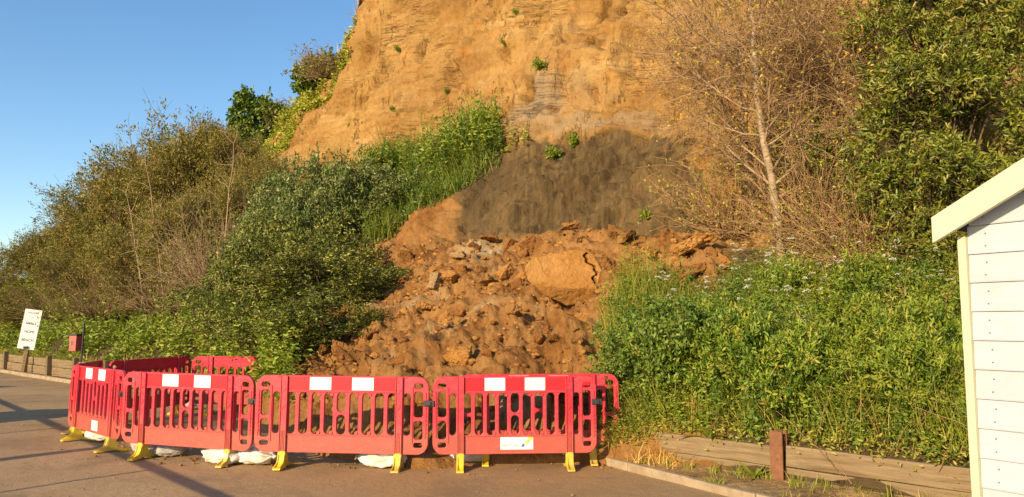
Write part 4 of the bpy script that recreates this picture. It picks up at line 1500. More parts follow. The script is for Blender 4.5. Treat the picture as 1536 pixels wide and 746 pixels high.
def stems(base_r, targets, r0, r1, seed, nseg=5, rise=.5):
    """stems curving from the root to points in the crown"""
    r = np.random.default_rng(seed)
    n = len(targets)
    a = r.random(n) * 6.28
    A = np.stack([np.cos(a), np.sin(a), np.zeros(n)], 1) * base_r * r.random((n, 1))
    A[:, 2] = -.1
    Cm = A * .5 + targets * .5
    Cm[:, 2] = A[:, 2] + (targets[:, 2] - A[:, 2]) * rise * 1.3
    Cm += r.normal(size=(n, 3)) * .12 * np.linalg.norm(targets, axis=1, keepdims=True) * .4
    f = np.linspace(0, 1, nseg + 1)[None, :, None]
    B = A[:, None] * (1 - f) ** 2 + 2 * Cm[:, None] * f * (1 - f) + targets[:, None] * f * f
    return B

def make_shrub(name, blobs, n, per, leaf, wr, clump, lmat, tmat, nst=14, r0=.035, twigs=.35, seed=0, extra_twigs=0, etl=.8, part='foliage', **kw):
    root = empty(name)
    P_, D_, L_, tone, C, D, cl = crown(blobs, n, per, leaf, wr, clump, seed=seed, **kw)
    r = np.random.default_rng(seed + 50)
    link(part, leaf_mesh(part, P_, D_, L_, wr, r, tone), lmat, root)
    idx = r.choice(len(C), min(nst, len(C)), replace=False)
    B = stems(.25, C[idx], r0, .008, seed)
    segs = [tubes(*poly_segs(B, r0 * r.uniform(.5, 1, len(idx)), .007), sides=5)]
    k = r.random(len(C)) < twigs
    tw = grow(C[k] - D[k] * (cl[k] * 1.2)[:, None], D[k], cl[k] * 2.2, 3, .18, .02, r)
    segs.append(tubes(*poly_segs(tw, .006, .002), sides=3))
    if extra_twigs:
        j = r.choice(len(C), extra_twigs)
        tw = grow(C[j] - D[j] * etl * .3, norm(D[j] * .5 + np.array([0, 0, .8]) + r.normal(size=(extra_twigs, 3)) * .35), etl * r.uniform(.5, 1.3, extra_twigs), 4, .14, .03, r)
        segs.append(tubes(*poly_segs(tw, .009, .003), sides=3))
    link('branches', np_mesh('branches', *cat(segs)), tmat, root)
    return root

def dome(w, h, seed, k=6, sq=1.0):
    r = np.random.default_rng(seed)
    bl = [(0, 0, h * .48, w * .42, w * .42 * sq, h * .46)]
    for i in range(k):
        a = r.random() * 6.28
        rr = w * r.uniform(.18, .36)
        zz = h * r.uniform(.25, .72)
        s = r.uniform(.2, .32)
        bl.append((math.cos(a) * rr, math.sin(a) * rr * sq, zz, w * s, w * s * sq, h * s * .9))
    return bl

# --- the olive-brown thicket on the left
OL = [make_shrub('thicket_shrub', dome(4.4, 5.0, 20 + i, 9), 4600, 16, .11, .30, .42, M['olive'], M['twig'], nst=40, r0=.045, twigs=.55, seed=20 + i,
                 extra_twigs=260, etl=1.2, up=.75, gap=.20, gfreq=.9, shell=.45, outline=.35, spread=.65) for i in range(3)]
TH = [  # column, distance behind the wall, picture row of the top, width factor
 (20, 4.0, 388, 1.0, 'olive shrub at the far left skyline end of the thicket'),
 (95, 4.4, 328, 1.0, 'olive shrub on the skyline second from the far left edge of thicket'),
 (165, 4.5, 262, 1.0, 'olive skyline shrub between the tallest shrub and the thicket low left end'),
 (240, 4.8, 172, 1.05, 'tallest olive brown shrub on the left skyline with bare shoots on top'),
 (300, 5.2, 178, .95, 'olive brown skyline shrub right beside the tallest one'),
 (350, 5.6, 196, .8, 'olive brown skyline shrub just below the dark ivy-clad trees'),
 (385, 5.4, 225, .6, 'narrow olive shrub against the left foot of the sandy cliff'),
 (45, 2.2, 425, .8, 'olive shrub low at the far left behind the white sign'),
 (125, 2.3, 365, .9, 'olive shrub in the lower row above the red litter box'),
 (205, 2.4, 300, .95, 'brownish shrub in the middle of the thicket lower row with bare stems'),
 (285, 2.7, 280, .9, 'olive shrub in the lower row beside the dry pinkish brush'),
 (345, 3.6, 262, .7, 'olive shrub between the skyline row and the grey-leaved shrub'),
]
for i, (px, t, top, wf, lab) in enumerate(TH):
    o = OL[i] if i < 3 else copy_tree(OL[i % 3])
    b_ = hpt(px, t=t)
    topz = pix(px, top, b_[1])[2]
    h = (topz - b_[2] + .15) / 5.0
    o.location = (b_[0], b_[1], b_[2] - .15)
    o.rotation_euler = (0, 0, random.uniform(0, 6.28))
    ws = wf * min(1.25, max(.8, h)) * b_[1] / 26
    o.scale = (ws, ws, h)
    tag(o, lab, 'shrub', 'olive brown shrubs of the thicket')

# dry pinkish brush in front of the thicket
def dry_shrub(name, w, h, n, seed, lm, tm, nleaf=800, leaf=.05, r0=.010):
    r = np.random.default_rng(seed)
    root = empty(name)
    a = r.random(n) * 6.28
    el = r.uniform(.35, 1.35, n)
    D = np.stack([np.cos(a) * np.cos(el) * w / h, np.sin(a) * np.cos(el) * w / h, np.sin(el)], 1)
    A = np.stack([np.cos(a), np.sin(a), np.zeros(n)], 1) * w * .12 * r.random((n, 1))
    B = grow(A, D, h * r.uniform(.6, 1.1, n), 6, .16, .0, r)
    segs = [tubes(*poly_segs(B, r0, .003), sides=3)]
    j = r.integers(0, n, n * 6); q = r.integers(2, 7, n * 6)
    st = B[j, q]
    dd = norm(norm(B[j, q] - B[j, q - 1]) + r.normal(size=(n * 6, 3)) * .6)
    B2 = grow(st, dd, h * r.uniform(.12, .35, n * 6), 3, .2, -.02, r)
    segs.append(tubes(*poly_segs(B2, .005, .002), sides=3))
    link('branches', np_mesh('branches', *cat(segs)), tm, root)
    if nleaf:
        j = r.integers(0, len(B2), nleaf)
        q = r.integers(0, 4, nleaf)
        link('leaves', leaf_mesh('leaves', B2[j, q], r.normal(size=(nleaf, 3)), leaf * r.uniform(.6, 1.2, nleaf), .5, r), lm, root)
    return root
o = dry_shrub('dry_brush', 2.6, 2.6, 240, 31, M['olive'], M['twig_pale'], 1500, .07, .012)
b_ = hpt(335, t=2.4); o.location = b_; o.scale = (1, 1, 1.15)
tag(o, 'dry pinkish brush of bare twigs amid the left thicket', 'shrub')
for (px, t, h, lab) in ((165, 1.9, 2.3, 'dark brown bare tangle low in the thicket above the red litter box'), (250, 2.0, 2.2, 'brown bare tangle low in the thicket left of the pinkish brush'), (95, 1.9, 1.8, 'brown leafless tangle in the thicket right of the white sign')):
    o2 = dry_shrub('bare_scrub', 3.0, 2.0, 90, 32 + px, M['olive'], M['twig'], 500, .08, .016)
    b_ = hpt(px, t=t); o2.location = (b_[0], b_[1] - .5, b_[2] + .3); o2.scale = (1, 1, h / 2.2)
    tag(o2, lab, 'scrub')
# a few pale bare stems leaning out of the thicket
for (px, t, py0, px1, py1, lab) in ((222, 1.9, 420, 190, 290, 'pale bare stem leaning left in the thicket'), (252, 2.0, 400, 222, 250, 'long pale bare stem slanting across the thicket middle'), (335, 2.6, 330, 350, 215, 'thin pale upright stem near the right side of the thicket')):
    b_ = hpt(px, t=t)
    tp = pix(px1, py1, b_[1] - .4)
    f = np.linspace(0, 1, 8)[:, None]
    Pl = b_[None] * (1 - f) + tp[None] * f + rng.normal(size=(8, 3)) * .025
    parts = [polytube(Pl, np.linspace(.032, .010, 8), 6)]
    j = rng.integers(3, 8, 16)
    parts.append(tubes(*poly_segs(grow(Pl[j], rng.normal(size=(16, 3)) + np.array([0, 0, 1.2]), .7, 3, .2, 0), .012, .003), sides=3))
    me = np_mesh('dead_stem', *cat(parts), smooth=True)
    o = link('dead_stem', me, M['twig_pale'])
    tag(o, lab, 'dead stem')

# --- dark shrubs between thicket and slip
gs = make_shrub('grey_leaved_shrub', dome(4.2, 3.0, 41, 7), 2300, 13, .12, .42, .32, M['greyleaf'], M['bark'], nst=25, seed=41, up=.35, gap=.28, shell=.45, outline=.35)
b_ = hpt(470, t=4.6)
gs.location = (b_[0], b_[1] - .3, b_[2] - .2)
gs.scale = (.9, .8, (pix(470, 238, b_[1])[2] - b_[2] + .2) / 2.85)
tag(gs, 'dark shrub with silvery leaf undersides below the cliff foot', 'shrub')
g2 = copy_tree(gs)
b_ = hpt(432, t=3.2)
g2.location = (b_[0], b_[1], b_[2] - .2); g2.rotation_euler = (0, 0, 2.2)
g2.scale = (.62, .62, (pix(430, 300, b_[1])[2] - b_[2] + .2) / 2.85)
tag(g2, 'silvery leaved shrub beside the dry pinkish brush', 'shrub')
g3 = copy_tree(gs)
b_ = hpt(565, t=5.5)
g3.location = (b_[0], b_[1], b_[2] - .2); g3.rotation_euler = (0, 0, 4.0)
g3.scale = (.62, .62, (pix(565, 250, b_[1])[2] - b_[2] + .2) / 2.85)
tag(g3, 'dark shrub at the left end of the tall grass ledge', 'shrub')
e1 = make_shrub('leafy_bush', dome(3.4, 2.6, 45, 12), 2500, 13, .10, .46, .30, M['elder'], M['bark'], nst=25, seed=45, up=.4, gap=.31, gfreq=1.0, shell=.4, outline=.55, droop=.1)
EB = [(505, 1.5, 384, 1.0, 'broad dark green bush spilling onto the left edge of the landslide'),
      (420, 1.4, 352, .85, 'dark green bush behind the sunlit back-row barrier'),
      (345, 1.3, 420, .75, 'dark green bush to the left above the shaded back-row barrier'),
      (545, 2.6, 400, .65, 'small dark bush at the upper left lip of the landslide'),
      (495, .5, 452, .75, 'dark bush between the broad bush and the landslide left edge'),
      (395, .9, 432, .8, 'dark bush filling the gap below the silvery leaved shrub'),
      (535, 1.6, 430, .6, 'rounded dark bush at the right tip of the left thicket'),
      (455, 2.4, 338, .9, 'dark bush under the silvery leaved dark shrub'),
      (455, .3, 478, .75, 'low dark bush at the foot of the landslide left edge')]
for i, (px, t, top, wf, lab) in enumerate(EB):
    o = e1 if i == 0 else copy_tree(e1)
    b_ = hpt(px, t=t)
    o.location = (b_[0], b_[1], b_[2] - .15)
    o.rotation_euler = (0, 0, i * 1.7)
    o.scale = (wf, wf, (pix(px, top, b_[1])[2] - b_[2] + .15) / 2.3)
    tag(o, lab, 'bush', 'dark green bushes left of the landslide')

# --- undergrowth along the left wall
def herb_mass(name, P, hmin, hmax, per, leaf, wr, mat, seed, up=.55):
    r = np.random.default_rng(seed)
    n = len(P)
    h = r.uniform(hmin, hmax, n) * np.clip(1.05 + 1.1 * fbm(P * .55 + seed, 2), .45, 1.9)
    u = r.random((n, per)) ** .7
    lean = r.normal(size=(n, 3)) * .22; lean[:, 2] = 1
    C = P[:, None] + lean[:, None] * (h[:, None] * u)[..., None] + r.normal(size=(n, per, 3)) * .05
    a = r.random((n, per)) * 6.28
    D = np.stack([np.cos(a), np.sin(a), r.normal(size=(n, per)) * .35 + up * u - .1], -1)
    tone = np.clip(.5 + r.normal(size=(n, 1)) * .25 + r.normal(size=(n, per)) * .15 + .1 * (u - .5), 0, 1)
    Lf = leaf * r.uniform(.55, 1.3, (n, per)) * (1.15 - .5 * u)
    return leaf_mesh(name, C.reshape(-1, 3), D.reshape(-1, 3), Lf.ravel(), wr, r, tone.ravel())
mk = (QPX < 420) & (QRW < 1.75) & (QRW > .02)
pp, nn = scatter(mk, 3900)
clear = np.array([wallp(-18.75, .6), wallp(-23.2, .5), wallp(-23.0, 1.1), wallp(-18.6, .1)])
pp = pp[(np.linalg.norm(pp[:, None, :2] - clear[None], axis=2).min(1) > .75)]
pp = pp[fbm(pp * .7, 2) + rng.random(len(pp)) * .9 > .12]
o = link('undergrowth', herb_mass('undergrowth', pp, .5, 1.35, 20, .15, .42, M['herb'], 61), M['herb'])
o['kind'] = 'stuff'
tag(o, 'bright green nettles and herbs along the left roadside wall', 'undergrowth')
mk = (QPX > 330) & (QPX < 470) & (QRW < 1.2) & (QRW > .3)
pp, nn = scatter(mk & ~isD | mk & (QPX < 440), 700)
o = link('undergrowth', herb_mass('undergrowth', pp, .35, .9, 20, .12, .45, M['herb'], 62), M['herb'])
o['kind'] = 'stuff'
tag(o, 'green weeds around the back row of barriers', 'undergrowth')
# yellowing grass on top of the left wall
mk = (QPX < 330) & (QRW < .25)
pp, nn = scatter(mk, 3000)
V, Fq = blades(pp, np.array([[0, -.15, 1]]) + rng.normal(size=(3000, 3)) * .35, rng.uniform(.2, .55, 3000), .02, .6)
o = link('grass', np_mesh('grass', V, Fq, np.repeat(rng.random(3000) * .5 + .5, 3)), M['grass'])
o['kind'] = 'stuff'
tag(o, 'yellowish grass hanging over the left retaining wall', 'grass')

# --- tall grass on the ledge at the cliff foot
mk = (QPX > 555) & (QPX < 738) & (QRW > 2.02) & (QRW < 3.0) & (QRW > 2.02 + np.interp(QPX, [555, 620, 680, 740], [.0, .22, .44, .78]) + .10 * edge_f[:-1, :-1])
pp, nn = scatter(mk, 5200)
baseg = pp
V, Fq = blades(pp, np.array([[0, -.1, 1.0]]) + rng.normal(size=(5200, 3)) * .28, rng.uniform(.25, .9, 5200) * np.clip(1 + 1.4 * fbm(pp * .8, 2), .4, 1.6), .024, .4)
o = link('tall_grass', np_mesh('tall_grass', V, Fq, np.repeat(rng.random(5200), 3)), M['reed'])
o['kind'] = 'stuff'
tag(o, 'tall green grass on the ledge between shrubs and dark clay', 'tall grass')
pp, nn = scatter(mk, 900)
o = link('ledge_weeds', herb_mass('ledge_weeds', pp, .2, .85, 18, .12, .4, M['herb_dark'], 66), M['herb_dark'])
o['kind'] = 'stuff'
tag(o, 'leafy weeds mixed into the tall grass on the ledge', 'weeds')
for i, (px, row, hh, lab) in enumerate(((712, 2.93, 1.6, 'tallest leafy nettle clump at the right end of the grass ledge'), (690, 2.85, 1.3, 'leafy nettle clump second from the right end of grass ledge'), (735, 2.9, 1.1, 'drooping nettle clump overhanging the dark clay'), (645, 2.75, 1.1, 'leafy clump in the middle of the grass ledge'), (600, 2.7, 1.0, 'leafy clump at the left of the grass ledge'))):
    if i == 0:
        n0 = empty('nettle_clump')
        q = rng.normal(size=(70, 3)) * np.array([.42, .42, 0])
        link('leaves', herb_mass('leaves', q, .6, 1.0, 34, .13, .36, M['herb'], 64, .8), M['herb'], n0)
        B = grow(q, np.array([[0, 0, 1.0]]) + rng.normal(size=(70, 3)) * .1, .8, 3, .06, .02)
        link('stems', np_mesh('stems', *tubes(*poly_segs(B, .008, .004), sides=3)), M['herb'], n0)
    o = n0 if i == 0 else copy_tree(n0)
    b_ = hpt(px, row=row)
    o.location = b_; o.scale = (1.1, 1.1, hh); o.rotation_euler = (0, 0, i * 1.3)
    tag(o, lab, 'plant', 'nettle clumps on the grass ledge')

# --- skyline trees and ridge cover beside the cliff
def ivy_tree(px, row, top, w, seed, lab, proto=None):
    b_ = hpt(px, row=row)
    h = pix(px, top, b_[1])[2] - b_[2]
    root = empty('ivy_clad_tree', (b_[0], b_[1], b_[2] - .2))
    r = np.random.default_rng(seed)
    bl = [(0, 0, h * .55, w * .42, w * .42, h * .48)] + [(r.uniform(-.3, .3) * w, r.uniform(-.3, .3) * w, h * r.uniform(.35, .85), w * .24, w * .24, h * .2) for _ in range(6)]
    P_, D_, L_, tone, C, D, cl = crown(bl, 800, 14, .17, .7, .32, seed=seed, up=.1, gap=.2, shell=.5, outline=.3, droop=.3)
    link('crown', leaf_mesh('crown', P_, D_, L_, .7, r, tone), M['ivy'], root)
    f = np.linspace(0, 1, 7)[:, None]
    tr = np.concatenate([r.normal(size=(7, 2)) * .08, f * h * .85], 1)
    B = stems(.1, C[r.choice(len(C), 18)], .06, .01, seed)
    link('trunk', np_mesh('trunk', *cat([polytube(tr, np.linspace(.16, .05, 7), 7), tubes(*poly_segs(B, .04, .01), sides=4)]), smooth=True), M['bark'], root)
    tag(root, lab, 'tree')
ivy_tree(372, 4.2, 136, 1.9, 71, 'dark ivy-clad tree lowest on the ridge behind the thicket')
ivy_tree(405, 4.6, 146, 1.2, 73, 'smaller ivy-clad tree just right of the lowest ridge tree')
ivy_tree(466, 4.97, 78, 1.25, 72, 'dark leafy tree standing alone highest on the green ridge')
ivy_tree(507, 4.98, 78, .7, 74, 'tiny dark bush tucked against the cliff left edge on the ridge')
mk = (QRW > 3.35) & (QRW < 5.02) & (QPX > 385) & (QPX < 530) & (QRW > 3.6 + (QPX - 400) / 130 * 1.0 + 0.3 * edge_n[:-1, :-1])
pp, nn = scatter(mk, 1500)
o = link('ridge_cover', herb_mass('ridge_cover', pp, .15, .6, 16, .17, .55, M['lime'], 75), M['lime'])
o['kind'] = 'stuff'
tag(o, 'lime green creeping plants covering the ridge left of the cliff', 'ground cover')
for (px, row, w, h, sd, lab) in ((494, 4.72, 2.2, 1.5, 76, 'rounded dry brown bush near the top of green ridge'), (425, 4.85, 1.6, 1.6, 77, 'dry brown scrub between the ivy trees on the ridge')):
    o = dry_shrub('dry_bush', w, h, 200, sd, M['olive'], M['twig_pale'], 1600, .12, .014)
    o.location = hpt(px, row=row)
    tag(o, lab, 'bush')
V, Fq = blades(*(lambda p: (p, np.array([[0, 0, 1.0]]) + rng.normal(size=(len(p), 3)) * .25))(scatter((QRW > 4.8) & (QRW < 5.1) & (QPX > 395) & (QPX < 560), 1500)[0]), rng.uniform(.3, .9, 1500), .03, .3)
o = link('dry_grass', np_mesh('dry_grass', V, Fq, np.repeat(rng.random(1500), 3)), M['straw'])
o['kind'] = 'stuff'
tag(o, 'dry grass fringing the cliff crest', 'dry grass')

# --- little plants on the cliff face
cp = empty('cliff_plant')
q = rng.normal(size=(22, 3)) * .09
link('leaves', leaf_mesh('leaves', np.repeat(q, 14, 0) + rng.normal(size=(308, 3)) * .05, rng.normal(size=(308, 3)) + np.array([0, -.6, .5]), .12 * rng.uniform(.6, 1.2, 308), .5), M['herb'], cp)
CPL = [(826, 101, 1.4, 'green tuft clinging to the upper cliff centre'), (832, 232, 1.5, 'green tuft at the left on the dark ledge'), (866, 214, 1.3, 'green tuft at the right on the dark ledge'),
       (858, 218, 1.0, 'smaller green tuft between two others on the dark ledge'), (596, 75, .9, 'green tuft high on the left part of the cliff'), (655, 140, .7, 'little tuft below a fallen-stone hollow in the cliff'),
       (592, 164, .8, 'tuft low on the left part of the cliff face'), (770, 20, .8, 'tuft near the top edge of the picture on the cliff'), (754, 65, .6, 'dark tuft below the topmost cliff tuft'), (968, 326, 1.0, 'lone green plant low on the dark clay'),
       (505, 190, .8, 'tuft on the cliff just right of the green ridge'), (535, 150, .6, 'tiny tuft on the cliff left edge')]
for i, (px, py, s, lab) in enumerate(CPL):
    o = cp if i == 0 else copy_tree(cp)
    b_ = hsurf(px, py)
    o.location = (b_[0] - .05, b_[1] - .12, b_[2]); o.rotation_euler = (0, 0, random.uniform(-.6, .6)); o.scale = (s * .5, s * .5, s * .5)
    tag(o, lab, 'plant', 'little plants on the cliff face')

# ------------------------------------------------------------------ right side: birch, brown scrub, evergreen
def birch(px, t, path, r0, seed, lab, nprim, dens=1.0):
    b_ = hpt(px, t=t)
    Yb = b_[1]
    ps = [b_ - np.array([0, 0, .2])] + [pix(a, c, Yb + dy) for (a, c, dy) in path]
    ps = np.array(ps)
    # smooth the trunk line
    s = np.linspace(0, len(ps) - 1, 30)
    Pl = np.stack([np.interp(s, np.arange(len(ps)), ps[:, k]) for k in range(3)], 1)
    Pl = gsm(Pl, 1.2, 0) + rng.normal(size=(30, 3)) * .012
    Pl[0] = ps[0]
    r = np.random.default_rng(seed)
    root = empty('birch', b_)
    Pl = Pl - b_
    link('trunk', np_mesh('trunk', *polytube(Pl, r0 * (np.linspace(1, .3, 30) ** 1.3), 9), smooth=True), M['birch'], root)
    q = r.integers(5, 29, nprim)
    hfr = q / 29
    a = r.random(nprim) * 6.28
    D1 = np.stack([np.cos(a), np.sin(a) * .8, r.uniform(.25, 1.0, nprim)], 1)
    L1 = (2.6 - 1.2 * hfr) * r.uniform(.5, 1.1, nprim)
    B1 = grow(Pl[q], D1, L1, 7, .12, .03, r)
    segs = [tubes(*poly_segs(B1, r0 * .30 * (1.1 - .6 * hfr), .006), sides=5)]
    n2 = int(nprim * 13 * dens)
    j = r.integers(0, nprim, n2); k = r.integers(2, 8, n2)
    d2 = norm(norm(B1[j, k] - B1[j, k - 1]) * .9 + r.normal(size=(n2, 3)) * .65)
    B2 = grow(B1[j, k], d2, r.uniform(.4, 1.2, n2), 5, .16, -.01, r)
    segs.append(tubes(*poly_segs(B2, .008, .0035), sides=3))
    n3 = int(n2 * 9)
    j = r.integers(0, n2, n3); k = r.integers(1, 6, n3)
    d3 = norm(norm(B2[j, k] - B2[j, k - 1]) * .8 + r.normal(size=(n3, 3)) * .7)
    B3 = grow(B2[j, k], d3, r.uniform(.15, .5, n3), 3, .2, -.03, r)
    link('branches', np_mesh('branches', *cat(segs)), M['birch'] if False else M['twig_pale'], root)
    link('twigs', np_mesh('twigs', *tubes(*poly_segs(B3, .0042, .0022), sides=3)), M['twig_red'], root)
    nl = int(2600 * dens)
    j = r.integers(0, n3, nl)
    link('leaves', leaf_mesh('leaves', B3[j, 3], r.normal(size=(nl, 3)) + np.array([0, 0, -.5]), .055 * r.uniform(.5, 1.2, nl), .6, r), M['yellowleaf'], root)
    tag(root, lab, 'tree')
    return root
birch(1176, 3.9, [(1165, 300, .0), (1145, 210, -.05), (1134, 120, 0), (1130, 40, .1), (1118, -60, .2), (1110, -160, .3)], .075, 81, 'nearly bare birch with pale straight trunk between landslide and evergreen tree', 46)
birch(1130, 5.2, [(1122, 250, 0), (1112, 170, 0), (1108, 90, 0), (1090, 0, -.1), (1070, -110, -.2)], .06, 82, 'second bare birch with dimmer trunk behind the first against the cliff', 36, .8)
birch(1345, 4.6, [(1300, 210, 0), (1265, 150, 0), (1240, 80, 0), (1215, 0, .1)], .07, 83, 'slanting pale bare tree leaning left out of the evergreen', 26, .8)
for (px, t, w, h, n, sd, lab) in ((1235, 4.0, 1.9, 2.1, 150, 91, 'brown twiggy scrub right of the birch trunk foot'), (1310, 3.6, 1.5, 1.5, 200, 92, 'low brown tangle at the evergreen foot above the weeds'), (1090, 4.9, 1.7, 1.6, 110, 93, 'bare reddish scrub left of the birch on the debris edge'), (1260, 5.0, 2.0, 3.2, 110, 94, 'tall brown scrub between birch and evergreen')):
    o = dry_shrub('brown_scrub', w, h, n, sd, M['lime'], M['twig_red'], 1500, .05, .009)
    o.location = hpt(px, t=t)
    tag(o, lab, 'scrub')
o = make_shrub('green_bush', dome(2.2, 2.2, 47, 5), 700, 12, .09, .42, .22, M['herb'], M['bark'], nst=12, seed=47, up=.3, gap=.3, shell=.45, outline=.35)
b_ = hpt(1255, t=4.6); o.location = b_; o.scale = (.8, .8, .9)
tag(o, 'green leafy bush behind the brown scrub beside the birch', 'bush')

def evergreen(px, t, blobs, n, seed, lab):
    b_ = hpt(px, t=t)
    root = empty('evergreen_tree', b_)
    r = np.random.default_rng(seed)
    bl = []
    for (bx_, by_, dy, rx, rz) in blobs:
        c = pix(bx_, by_, b_[1] + dy) - b_
        k = (b_[1] + dy) / F
        bl.append((c[0], c[1], c[2], rx * k, rx * k * .9, rz * k))
    P_, D_, L_, tone, C, D, cl = crown(bl, n, 13, 0.080, .33, 0.19, seed=seed, up=.35, gap=.20, gfreq=1.6, shell=.5, outline=.35, spread=.85)
    link('crown', leaf_mesh('crown', P_, D_, L_, .33, r, tone), M['laurel'], root)
    hi = max(x[2] for x in bl)
    f = np.linspace(0, 1, 9)[:, None]
    tr = np.concatenate([r.normal(size=(9, 2)) * .06 + f * np.array([[.15, .1]]), f * hi - .2 * (1 - f)], 1)
    B = stems(.08, C[r.choice(len(C), 30, replace=False)], .06, .01, seed)
    kk = r.random(len(C)) < .5
    tw = grow(C[kk] - D[kk] * .25, D[kk], .42, 3, .12, .02, r)
    link('trunk', np_mesh('trunk', *cat([polytube(tr, np.linspace(.12, .03, 9), 9)]), smooth=True), M['bark'], root)
    link('branches', np_mesh('branches', *cat([tubes(*poly_segs(B, .022, .005), sides=5), tubes(*poly_segs(tw, .006, .002), sides=3)])), M['bark'], root)
    tag(root, lab, 'tree')
evergreen(1415, 3.6, [(1345, 60, .3, 75, 90), (1420, 40, .1, 90, 100), (1400, 170, -.2, 105, 95), (1480, 120, -.3, 95, 110), (1350, 260, .0, 75, 80), (1420, 290, -.3, 100, 95),
                      (1500, 250, -.4, 90, 90), (1395, 370, -.2, 62, 65), (1460, 380, -.4, 80, 80), (1400, 130, -.35, 70, 60), (1440, 215, -.4, 60, 55), (1370, 200, -.2, 55, 50), (1320, -30, .3, 60, 70), (1490, -20, .0, 100, 90), (1400, -70, 0, 110, 90)], 7600, 95,
          'large glossy evergreen tree filling the upper right behind the beach hut')
evergreen(1600, 3.4, [(1590, 100, 0, 90, 120), (1620, 250, 0, 90, 110), (1570, 330, -.2, 80, 90), (1600, -20, 0, 100, 110)], 1700, 96,
          'second evergreen tree mostly hidden behind the hut roof at right')

# ------------------------------------------------------------------ right bank: weeds
WTOP = np.interp(QPX, [905, 960, 1080, 1120, 1165, 1300, 1900], [1.15, 1.35, 1.42, 1.6, 1.82, 1.80, 1.8])
SB = (QRW < WTOP) & (QPX > 912) & ~(isD & (QRW > 1.5) & (QPX < 1060))
n = 2900
pp, nn = scatter(SB & (QRW > .05), n)
dk = fbm(pp * .9 + 3, 2) > .12
o = link('weeds', herb_mass('weeds', pp[~dk], .10, .50, 34, .062, .32, M['herb'], 101), M['herb'])
o['kind'] = 'stuff'
tag(o, 'mixed light green weeds covering the bank above the plank wall', 'weeds')
o = link('weeds', herb_mass('weeds', pp[dk], .2, .7, 46, .055, .5, M['herb_dark'], 102), M['herb_dark'])
o['kind'] = 'stuff'
tag(o, 'darker blue-green leafy weeds in patches on the right bank', 'weeds')
n = 12000
pp, nn = scatter(SB & (QRW > .1), n)
tallness = .35 + .5 * np.clip(fbm(pp * .8 + 9, 2) + .5, 0, 1)
V, Fq = blades(pp, np.array([[-.1, -.1, 1.0]]) + rng.normal(size=(n, 3)) * .28, rng.uniform(.45, 1.15, n) * tallness, .008, .4)
o = link('grass', np_mesh('grass', V, Fq, np.repeat(rng.random(n), 3)), M['grass'])
o['kind'] = 'stuff'
tag(o, 'long grass growing among the weeds on the right bank', 'grass')
# dry stalks
n = 260
pp, nn = scatter(SB & (QPX > 1150), n)
B = grow(pp, np.array([[0, 0, .8]]) + rng.normal(size=(n, 3)) * .5, rng.uniform(.4, 1.1, n), 5, .14, -.02)
o = link('dry_stalks', np_mesh('dry_stalks', *tubes(*poly_segs(B, .005, .002), sides=3)), M['twig_red'])
o['kind'] = 'stuff'
tag(o, 'thin dry stalks sticking out of the right bank weeds', 'dry stalks')

mk = SB & (QPX > 1180) & (edge_n[:-1, :-1] > .05)
pp, nn = scatter(mk, 220)
o = link('weeds', herb_mass('weeds', pp, .2, .5, 18, .05, .3, M['yellowleaf'], 103), M['yellowleaf'])
o['kind'] = 'stuff'
tag(o, 'brownish yellow withered weeds in patches low on the right bank', 'weeds')
mk = SB & (QPX > 1100) & (QRW < 1.0) & (QRW > .15)
n = 1600
pp, nn = scatter(mk, n)
V, Fq = blades(pp, np.array([[-.1, -.2, 1.0]]) + rng.normal(size=(n, 3)) * .3, rng.uniform(.15, .5, n), .010, .5)
o = link('grass', np_mesh('grass', V, Fq, np.repeat(rng.random(n) * .7 + .3, 3)), M['grass'])
o['kind'] = 'stuff'
tag(o, 'bright grass on the lower right bank above the planks', 'grass')
# leafy bushes at the near left corner of the bank
lb = make_shrub('leafy_bush', dome(1.5, 1.4, 51, 7), 900, 14, .065, .5, .13, M['herb_dark'], M['bark'], nst=18, r0=.012, twigs=.3, seed=51, up=.4, gap=.25, gfreq=2.5, shell=.4, outline=.4, droop=.1)
LBS = [(975, .35, 475, .85, 'leafy dark bush beside the end of the barrier row'), (1030, .55, 455, .85, 'leafy bush just right of the bush by the barrier end'), (1120, .9, 462, .8, 'low leafy bush amid white flowers on the bank'),
       (1000, 1.1, 445, .75, 'leafy bush nearest the debris at the top of the near bank'), (945, .2, 530, .5, 'small bush overhanging the barrier end')]
for i, (px, t, top, wf, lab) in enumerate(LBS):
    o = lb if i == 0 else copy_tree(lb)
    b_ = hpt(px, t=t)
    o.location = (b_[0], b_[1], b_[2] - .08); o.rotation_euler = (0, 0, i * 2.1)
    o.scale = (wf, wf, (pix(px, top, b_[1])[2] - b_[2] + .08) / 1.32)
    tag(o, lab, 'bush', 'leafy bushes on the right bank')

wc = make_shrub('weed_clump', dome(.95, .75, 55, 6), 520, 13, .055, .36, .12, M['herb'], M['herb'], nst=16, r0=.006, twigs=.5, seed=55, up=.7, gap=.2, gfreq=3.0, shell=.3, outline=.5)
q = [(1010, .45), (1075, .35), (1130, .55), (1190, .4), (1240, .8), (1165, 1.1), (1100, 1.2), (1290, .5), (1330, 1.1), (1215, 1.5), (1285, 1.7), (1370, .6), (1400, 1.3), (1150, 1.9), (1350, 1.9), (1250, 2.3), (1180, 2.5), (1310, 2.5), (1405, 2.2), (1060, 1.1)]
for i, (px, t) in enumerate(q):
    o = wc if i == 0 else copy_tree(wc)
    b_ = hpt(px, t=t)
    k = random.uniform(.75, 1.15)
    o.location = (b_[0], b_[1], b_[2] + .02); o.rotation_euler = (0, 0, i * 2.4); o.scale = (k, k, k * random.uniform(.85, 1.35))
    tag(o, 'knee-high clump of fresh green weeds on the right bank', 'weed', 'clumps of weeds on the right bank')
